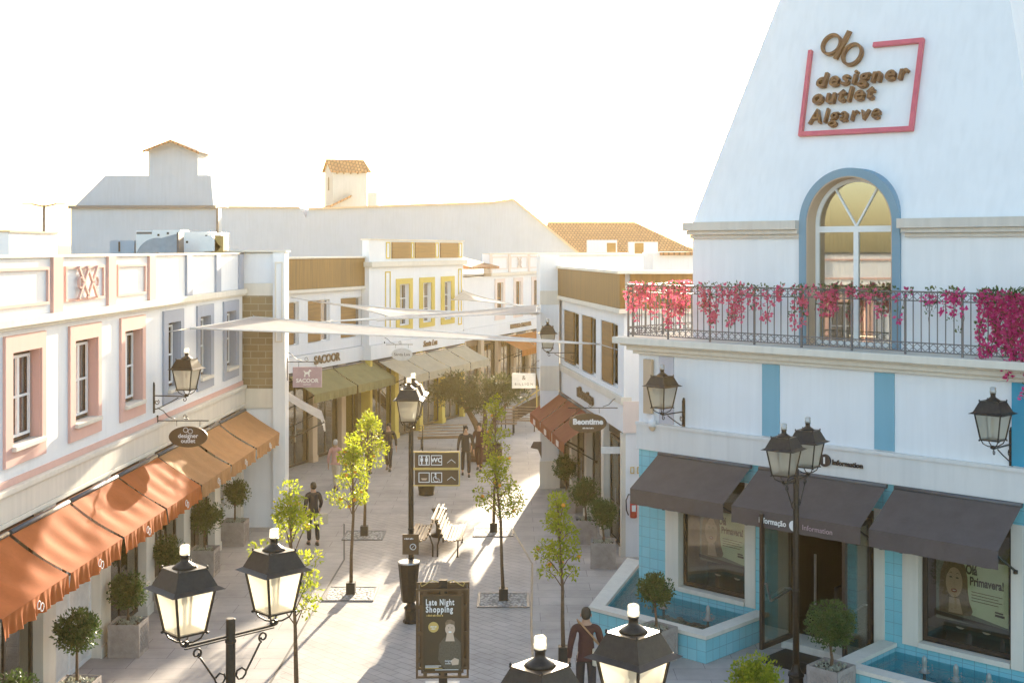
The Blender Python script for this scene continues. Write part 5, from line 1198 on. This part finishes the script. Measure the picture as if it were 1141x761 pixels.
# tall mast light with two arms, far left
p = W(49, 285, 95); t = thing('mast_light', 'slim double-armed mast light against the white sky at left', 'mast light', p)
m = MB(); zt_ = 58*95/FPX; m.tube([(0,0,-8),(0,0,zt_*.97)], [.17,.11], 8); m.build('mast', M['metal2'], t)
for s in (-1, 1):
    m = MB(); m.tube([(0,0,zt_*.94),(s*.9,0,zt_*.99)], .07, 6); m.build('arm', M['metal2'], t); m = MB(); m.box(s*.85,s*1.65,-.12,.12,zt_*.99,zt_*.99+.08); m.build('lamp_head', M['metal2'], t)
t = thing('white_shed', 'white wall corner far behind the parapet at the left edge', 'building', (0, 75, 0)); a, b = W(-60,300,75), W(10,259,75); m = MB(); m.box(a.x, b.x, 0, 8, a.z, b.z); m.build('wall', M['white'], t); m = MB(); m.box(a.x,b.x+.1,-.1,8,b.z+.003,b.z+.12); m.build('roof_edge', M['beige'], t)

# ================================================================== shade sails
def sail(label, pts, inset, cables):
    P = [Vector(p) for p in pts]; c = sum(P, Vector())/len(P); t = thing('shade_sail', label, 'shade sail', c, 0, 'shade sails over the street')
    n = len(P); rim = []; K = 14
    for i in range(n):
        a, b = P[i], P[(i+1) % n]; ln = (b-a).length
        for k in range(K):
            s = k/K; p = a.lerp(b, s); d = (c-(a+b)/2).normalized(); rim.append(p + d*ln*inset*4*s*(1-s)-c)
    vs = [Vector((0,0,-.12))]; R_ = 5
    for r in range(1, R_+1):
        for p in rim: vs.append(p*(r/R_) + Vector((0,0,-.12*(1-(r/R_)))))
    m_ = len(rim); fs = [(0, 1+i, 1+(i+1) % m_) for i in range(m_)]
    for r in range(R_-1):
        o = 1+r*m_; fs += [(o+i, o+m_+i, o+m_+(i+1) % m_, o+(i+1) % m_) for i in range(m_)]
    s = MB(); s.add(vs, fs, True); s.build('cloth', M['sail'], t)
    h = MB(); h.tube([p for p in rim]+[rim[0]], .022, 5); h.build('hem', M['signwhite'], t)
    for a, b in cables:
        m = MB(); m.tube([Vector(a)-c, Vector(b)-c], .012, 5); m.lathe([(0,-.04),(.03,0),(0,.04)], tuple(Vector(a)-c), 6); m.build('cable', M['steel'], t)
a, b, c = W(212,366,29.6), W(668,383.5,33.2), W(283,353,35.0)
sail('nearest long white shade sail stretched across the whole street', [a, b, c], .012, [(a, FL.pt(lu(188), 0, a.z)), (b, FB.pt(bu(689), 0, b.z-.1)), (c, (c.x-.1, 35.3, c.z+.05))])
a, b, c = W(350,336,45), W(600,350,42), W(440,356,40)
sail('second white shade sail, its tip at the wood-fronted building', [a, b, c], .08, [(a, W(322,331,44.6)), (b, W(604,347,41.4)), (c, W(420,358,46))])
a, b, c = W(370,358,36.6), W(600,340,42), W(598,349,40)
sail('narrow third shade sail running up to the white pillar', [a, b, c], .02, [(a, W(322,361,36.3)), (b, W(604,339,41.4)), (c, W(604,349,41.0))])
a, b, c = W(500,334,58), W(601,344,42.5), W(513,322,60)
sail('farthest small shade sail by the yellow-trimmed house', [a, b, c], .07, [(a, W(440,330,56)), (b, W(604,343,41.4)), (c, W(505,319,58.5))])
# ================================================================== street lamps
p = Vector((257-CX)*0 for _ in ()) if 0 else None
def at(x, Y): return Vector(((x-CX)*Y/FPX, Y, 0))
street_lamp('nearest lower-left street lamp with two big sunlit lanterns', at(257,13.3), R(44), 3.9)
street_lamp('lantern pair cut off by the bottom edge beside the walking man', at(656,10.32), R(47), 3.9, .60)
street_lamp('street lamp in front of the information shop door', at(887,22.2), R(54), 3.92, .52)
street_lamp('central street lamp carrying the direction signs and the litter bin', at(458,26.3), R(89), 4.30, .45)
P4 = at(458,26.3)
# ---- direction signs
def dirsign(z0, label, left):
    t = thing('direction_sign', label, 'direction sign', (P4.x+.06, P4.y, z0), 0, 'direction signs on the central lamp')
    m = MB(); m.box(.02,.93,-.015,.015,.0,.31); pn = m.build('panel', M['signbrown'], t)
    m = MB(); m.box(-.03,.96,-.02,.02,.312,.335); m.box(-.03,.96,-.02,.02,-.025,-.002); m.box(.94,.965,-.02,.02,-.001,.311); m.build('sign_frame', M['gold'], t)
    fr = MB()
    for x in (.10,.36): fr.frame(x,x+.23,.05,.26,.014,-.024,-.016)
    fr.build('icon_frame', M['wletter'], pn)
    if left:
        m = MB()
        for x in (.165,.265):
            m.plate(ell(x,.225,.018,.018,10),-.024,-.016); m.plate([(x-.028,.20),(x-.028,.13),(x-.012,.13),(x-.012,.07),(x+.012,.07),(x+.012,.13),(x+.028,.13),(x+.028,.20)][::-1],-.024,-.016)
        m.build('toilet_pictogram', M['wletter'], pn); lettering(pn,'WC',.13,(.475,-.02,.155),M['wletter'],.008,.004)
    else:
        m = MB(); m.plate(ell(.455,.225,.02,.02,10),-.024,-.016); m.bar((.455,-.02,.20),(.465,-.02,.13),.022,.008); m.bar((.465,-.02,.13),(.52,-.02,.13),.02,.008); m.bar((.52,-.02,.13),(.54,-.02,.08),.02,.008)
        m.tube([(.465+.06*math.cos(a),-.02,.125+.06*math.sin(a)) for a in (1.6,2.3,3.0,3.7,4.4,5.1,5.6)],.007,5); m.build('wheelchair_pictogram', M['wletter'], pn)
        m = MB(); m.plate([(.15,.14),(.28,.14),(.26,.10),(.17,.10)],-.024,-.016); m.build('baby_pictogram', M['beige'], pn)
    m = MB(); m.bar((.70,-.02,.10),(.785,-.02,.17),.022,.008); m.bar((.785,-.021,.17),(.87,-.021,.10),.022,.008); m.build('arrow', M['wletter'], pn)
    return t
dirsign(3.24, 'upper brown direction sign with toilet figures, WC and an arrow', True); dirsign(2.88, 'lower brown direction sign with a wheelchair symbol and an arrow', False)
t = thing('notice_plate', 'small dark notice plate with a no-dogs roundel on the central lamp post', 'notice', (P4.x, P4.y-.09, 1.45))
m = MB(); m.box(-.17,.17,-.03,.02,0,.42); pn = m.build('panel', M['signbrown'], t)
m = MB(); m.tube([(.05+.06*math.cos(2*PI*k/14),-.036,.16+.06*math.sin(2*PI*k/14)) for k in range(15)],.008,5); m.bar((.01,-.036,.12),(.09,-.036,.20),.012,.006); m.build('roundel', M['wletter'], pn); strokes(pn,.20,7,(-.03,-.034,.33),M['wletter'],.03)
t = thing('litter_bin', 'tapered dark litter bin with a pale rim on the central lamp post', 'litter bin', (P4.x-.03, P4.y-.22, .50))
m = MB(); m.lathe([(.14,0),(.15,.02),(.22,.76),(.23,.80),(.20,.80),(.19,.74),(.13,.05),(0,.05)], n=8, smooth=False); m.build('bin_body', M['metal'], t)
m = MB(); m.lathe([(.205,.80),(.24,.805),(.24,.83),(.20,.83)], n=16); m.build('rim', M['steel'], t)
# ---- poster stand
Y = 20.5; t = thing('poster_stand', 'brown framed "Late Night Shopping" poster stand with a smiling man in a dark shirt', 'poster stand', at(493, Y), R(2))
m = MB(); z0, z1 = .83, 2.28; hw = .43
m.frame(-hw, hw, z0, z1, .035, -.06, -.02); m.frame(-hw+.085, hw-.085, z0+.085, z1-.085, .03, -.06, -.02)
for k in (-1, 0, 1): 
    for z in (z0+.035, z1-.085): m.box(k*.28-.03,k*.28+.03,-.058,-.022,z,z+.05)
for k in (.2,.5,.8):
    for s in (-1, 1): x = s*(hw-.0425-.0175); m.box(x-.026,x+.026,-.058,-.022,z0+(z1-z0)*k-.03,z0+(z1-z0)*k+.03)
m.build('outer_frame', M['signbrown'], t)
m = MB(); m.frame(-hw+.01, hw+.01, z0+.1, z1+.08, .035, .06, .10); m.box(-hw+.05,hw-.03,.07,.09,z0+.14,z1+.04); m.build('rear_frame', M['signbrown'], t)
m = MB(); m.box(-.06,.08,-.02,.06,.05,z1+.13); m.build('post', M['metal'], t); m = MB(); m.box(-.42,.42,-.22,.22,0,.05); m.box(-.28,.28,-.12,.12,.05,z0-.1); m.build('base', M['signwhite'], t)
m = MB()
for s in (-1, 1): m.tube([(s*.08,0,z1+.10),(s*.18,0,z1+.13),(s*.28,0,z1+.06),(s*.34,0,z1+.03),(s*.36,0,z1+.08),(s*.33,0,z1+.10)], .008, 5)
m.build('scrollwork', M['gold'], t)
m = MB(); pw = hw-.12; m.box(-pw, pw, -.045, -.035, z0+.12, z1-.12); ps = m.build('poster', M['postdark'], t)
lettering(ps, 'Late Night', .14, (-.04,-.05,z1-.22), M['wletter'], .004, .0035, fit=.46, spacing=1.2); lettering(ps, 'Shopping', .14, (-.05,-.05,z1-.335), M['wletter'], .004, .0035, fit=.44, spacing=1.2)
strokes(ps, .27, 11, (-.12,-.05,z1-.43), M['gold'], .03)
m = MB(); m.plate(ell(-.145, z1-.62, .085, .085, 24), -.050, -.046); m.build('gold_disc', M['gold'], ps); strokes(ps, .11, 6, (-.145,-.054,z1-.61), M['wletter'], .022); strokes(ps, .08, 4, (-.145,-.054,z1-.645), M['wletter'], .018)
q = lambda pl, y, n_, mt: MB().plate(pl, -y, -y+.003).build(n_, mt, ps)
cx, cz_ = .13, z1-.62
q([(-.07,z0+.30),(-.05,z0+.56),(.03,z0+.66),(.12,z0+.68),(.22,z0+.66),(.30,z0+.57),(.30,z0+.13),(.05,z0+.13)], .050, 'portrait_shirt', M['pshirt'])
q([(.05,z0+.60),(.20,z0+.60),(.17,z0+.76),(.08,z0+.76)], .053, 'portrait_neck', M['pskin'])
q(ell(cx-.005, z0+.80, .080, .100, 20), .056, 'portrait_face', M['pskin']); q([(.05,z0+.83),(.045,z0+.90),(.08,z0+.95),(.14,z0+.955),(.20,z0+.92),(.20,z0+.84),(.18,z0+.87),(.12,z0+.885),(.07,z0+.87)], .059, 'portrait_hair', M['phair'])
q(ell(.125, z0+.752, .028, .013, 12), .060, 'portrait_smile', M['wletter'])
for x in (.10,.155): q(ell(x, z0+.82, .010, .006, 8), .060, 'portrait_eye', M['door'])
q([(.13,z0+.28),(.20,z0+.33),(.27,z0+.30),(.26,z0+.22),(.16,z0+.21)], .056, 'portrait_hand', M['pskin'])
for i, (a, b, z) in enumerate(((-.28,-.02,.20),(-.28,-.06,.18),(-.28,.0,.16),(-.12,.26,.135))): q([(a,z0+z),(b,z0+z),(b,z0+z+.009),(a,z0+z+.009)], .062, 'small_print', M['wletter'] if i != 2 else M['gold'])
lettering(ps, 'designer', .045, (.10,-.066,z0+.285), M['wletter'], .003, 0, fit=.12); lettering(ps, 'outlet', .045, (.09,-.066,z0+.245), M['wletter'], .003, 0, fit=.09)

# ================================================================== trees
def base(x, y): p = G(x, y); return (p.x, p.y, 0)
citrus('slim bright-leaved young orange tree at lower left behind the sunlit lantern', at(331,21.3)[:], 1.45, 3.90, .64, 11, (-.12,0), 2300, 4)
citrus('young orange tree left of the central lamp with oranges in its crown', base(391,662), 1.85, 3.60, .52, 12, (.05,0), 2000, 9, pit=(1.05,'gravel square around the young orange tree left of the central lamp'))
citrus('young orange tree half hidden behind another, left of the central lamp', base(406,597), 1.75, 3.45, .56, 13, (.1,0), 1900, 4, pit=(1.0,'gravel square at the half-hidden young orange tree'))
citrus('young orange tree in the middle of the street with a leaning yellow-green crown', base(561,669), 1.85, 3.25, .58, 14, (-.18,0), 1700, 6, pit=(1.05,'gravel square in the sunlit patch at mid street'))
citrus('tall thin-crowned young orange tree in front of the couple', base(550,593), 1.75, 3.85, .48, 15, (.06,0), 1300, 5, pit=(1.0,'gravel square around the thin-crowned tree near the couple'))
citrus('young orange tree beside the walking man with a bag', base(628,736), 1.45, 3.25, .50, 16, (-.10,0), 1900, 5)
# old olive tree
rng = random.Random(77); bp_ = G(541, 512); t = thing('olive_tree', 'old olive tree with a spreading grey-green crown behind the couple', 'tree', (bp_.x, bp_.y, 0))
m = MB(); m.tube([(0,0,0),(-.1,0,.6),(-.35,0,1.3),(-.7,.1,1.9),(-1.1,0,2.3)], [.20,.15,.12,.09,.05], 8); m.tube([(0,0,.3),(.12,.1,.9),(.35,.1,1.5),(.8,0,2.1)], [.13,.11,.09,.04], 8); m.tube([(-.1,0,.7),(.0,.3,1.4),(-.1,.5,2.2)], [.1,.08,.04], 7); m.build('trunk', M['bark'], t)
c = MB()
for i in range(46):
    a = rng.random()*6.28; r = rng.random()**.5; x = -.35+math.cos(a)*r*1.75; y = math.sin(a)*r*1.1; z = 2.45+rng.uniform(-.5,.75)*(1.1-r*.6); leaf_blob(c, (x,y,z), (.38,.38,.30), 150, .14, .045, rng, .2, .1)
c.build('crown', M['olive'], t)
t = thing('wooden_planter', 'low dark wooden planter box around the olive tree trunk', 'planter', (bp_.x, bp_.y, 0)); m = MB()
for k in range(4): m.wall(-.62,.62,.02+.13*k,.14+.13*k,-.62,.62) if 0 else m.box(-.62,.62,-.62,-.57,.02+.13*k,.14+.13*k); m.box(-.62,.62,.57,.62,.02+.13*k,.14+.13*k); m.box(-.62,-.57,-.569,.569,.02+.13*k,.14+.13*k); m.box(.57,.62,-.569,.569,.02+.13*k,.14+.13*k)
m.build('box', M['darkwood'], t); m = MB(); m.box(-.57,.57,-.57,.57,.3,.42); m.build('soil', M['soil'], t)

# ================================================================== potted topiaries
specs = [((16,18.4),.36,.35,1,'potted ball tree cut off by the lower left corner'),
 ((86,20.9),.36,.55,2,'potted ball tree before the white door at lower left'),
 ((143,24.3),.36,.30,3,'potted ball tree behind the left lantern, third from the left edge'),
 ((187,27.4),.36,.30,4,'potted ball tree hidden partly by the left lantern head'),
 ((228,30.2),.42,.42,5,'potted ball tree beyond the lantern head, under the pale orange awnings'),
 ((262,33.3),.38,.42,6,'farthest potted ball tree of the left row, near the brick wall')]
for (x, Y), r, tr, s, lb in specs:
    pz = at(x, Y); topiary(lb, pz, FL.rz, r, tr, s)
topiary('potted ball tree by the left fountain basin', FR.pt(-1.55, -2.62, 0), FR.rz, .33, .42, 21)
topiary('potted ball tree at the corner of the teal fountain', FR.pt(1.98, -2.25, 0), FR.rz, .42, .36, 22)
topiary('bright bushy ball tree cut off by the bottom edge, left of the lamp post', (at(843,19.6)), FR.rz, .42, .10, 23, leafm='citrus')
for (x, y), r, s, lb in (((673,634),.36,31,'potted ball tree nearest the white corner wall'),((653,607),.40,32,'potted ball tree under the Beontime oval sign'),((631,572),.38,33,'farthest potted ball tree under the brown awnings')):
    p = G(x, y); topiary(lb, (p.x, p.y+.3, 0), R(-5), r, .40, s)
p = G(495, 476); topiary('small potted tree under the cream awnings', (p.x-3.4, p.y-2, 0), R(70), .32, .35, 41)

# ================================================================== benches, bins, rail
def bench(label, loc, rz, L_=1.8, double=True, group='slatted wooden benches'):
    t = thing('bench', label, 'bench', loc, rz, group)        # length along y, seats face +x (and -x)
    for s in ((-1, 1) if double else (1,)):
        m = MB()
        prof = [(.06,.98),(.09,.86),(.13,.74),(.17,.62),(.21,.52),(.27,.46),(.35,.43),(.43,.43),(.51,.44),(.59,.46),(.66,.46)]
        for x, z in prof: m.box(s*x-.028, s*x+.028, -L_/2, L_/2, z-.014, z+.014)
        m.build('slatted_seat', M['bench'], t)
        for y in (-L_/2+.15, L_/2-.15):
            m = MB(); m.tube([(s*.05,y,.95),(s*.14,y,.66),(s*.24,y,.44),(s*.62,y,.42)], .018, 6); m.tube([(s*.58,y,.42),(s*.57,y,.0)], .022, 6); m.tube([(s*.16,y,.60),(s*.06,y,.30),(s*.06,y,0)], .022, 6); m.lathe([(.04,0),(.04,.015),(.02,.02)], (s*.57,y,0), 8); m.build('leg_frame', M['metal'], t)
    return t
p = G(489, 612); bench('double back-to-back slatted bench beside the central lamp', (p.x-.02, p.y, 0), R(-2), 1.9)
p = G(494, 502); bench('brown slatted bench behind the walking couple', (p.x, p.y, 0), R(100), 1.9, False)
p = G(582, 478); bench('brown slatted bench near the end of the coffee shop', (p.x, p.y, 0), R(-110), 1.8, False)
p = G(556, 482); bench('dark slatted bench at the foot of the olive tree', (p.x, p.y, 0), R(-95), 1.6, False)
def bin_(label, loc, r=.24, h=.62):
    t = thing('litter_bin', label, 'litter bin', loc); m = MB(); m.lathe([(r*.8,0),(r*.85,.04),(r*.8,.06),(r,h-.05),(r*1.06,h-.04),(r*1.06,h),(r*.9,h),(r*.85,h-.06),(0,h-.08)], n=14); m.build('bin_body', M['metal'], t); m = MB(); m.lathe([(r*.95,h),(r*1.02,h+.01),(r*1.02,h+.03),(r*.95,h+.03)], n=14); m.build('rim', M['metal2'], t)
bin_('round dark bin standing under the direction signs', G(475,551), .30, .50)
p = G(485, 612); t = thing('standpipe', 'small dark cast standpipe just behind the double bench', 'standpipe', (p.x+.02, p.y+1.5, 0)); m = MB(); m.lathe([(.24,0),(.24,.05),(.10,.10),(.08,.5),(.20,.70),(.22,.75),(.08,.78),(0,.8)], n=10); m.build('column', M['metal'], t)
# sloping ramp balustrade at the street end
t = thing('ramp_balustrade', 'dark sloping ramp balustrade with a brass handrail at the far pillar', 'balustrade', G(585, 470)); Y = t.location.y; a = W(571,462,Y)-t.location; b = W(603,437,Y)-t.location
m = MB(); m.plate([(a.x,a.z-.35),(b.x+.5,b.z-.35),(b.x+.5,b.z+.15),(a.x,a.z+.25)], 0, .06); m.build('panel', M['darkwood'], t); m = MB(); m.tube([(a.x,-.03,a.z+.30),(b.x+.5,-.03,b.z+.52)], .03, 6); m.bar((b.x-.2,0,-.1),(b.x-.2,0,b.z+.3),.06); m.build('handrail', M['gold'], t)
m = MB(); m.bar((a.x+.05,.03,0),(a.x+.05,.03,a.z),.06); m.bar((b.x+.3,.03,0),(b.x+.3,.03,b.z),.06); m.build('support', M['darkwood'], t)

# ================================================================== people
def pp(x, y): p = G(x, y); return (p.x, p.y, 0)
person('person in dark uniform with trousers walking toward the camera alone', pp(433,524), R(-8), 1.66, .28, 'clothd','clothd')
person('person in a dark jacket with hands low, left of the walking couple', pp(519,530), R(5), 1.72, .34, 'clothd','clothd')
person('person in a brown jacket, right of the walking couple', pp(534,524), R(-12), 1.68, .30, 'clothbr','clothbr', woman=True)
person('person mostly hidden behind an orange tree crown', pp(411,527), R(170), 1.70, .22, 'clothg','clothd')
person('grey-haired person in a pink top and pale trousers, seen from behind', pp(374,545), R(165), 1.62, .30, 'clothp','clothw', hair='greyhair', woman=True)
person('person in dark clothes carrying shopping bags, seen from behind under the awnings', pp(349,607), R(205), 1.66, .12, 'clothd','clothd', woman=True, armR=((-.24,-.02,1.16),(-.24,-.16,.98)))
q_ = pp(359,607); shoulder_bag('white paper shopping bag hanging beside the person in dark clothes', (pp(349,607)[0]+.24, q_[1]-.12, .86), R(10), .9, 'bagm')
mp_ = at(653, 21.2); mpz = person('person with short dark hair in a brown top, back to the camera, walking away', (mp_.x, mp_.y, 0), R(176), 1.77, .22, 'clothbr','clothd')
t = shoulder_bag('cream canvas shoulder bag with a tan strap on the walking man\'s hip', (mp_.x+.27, mp_.y-.12, 1.12), R(15), .95, 'bagm',
   [(-.02,0,0),(-.12,-.05,.14),(-.30,-.08,.34),(-.40,-.02,.46),(-.42,.08,.49),(-.36,.20,.40),(-.15,.28,.15),(.0,.14,.0)])
t = thing('hanging_pennant', 'small dark pointed pennant hanging under the far brown awning', 'pennant', W(600, 492, 40.5)); m = MB(); m.plate([(-.16,0),(.10,0),(.10,-.55),(-.02,-.25),(-.26,-.20)][::-1], 0, .02); m.build('cloth', M['clothg'], t)
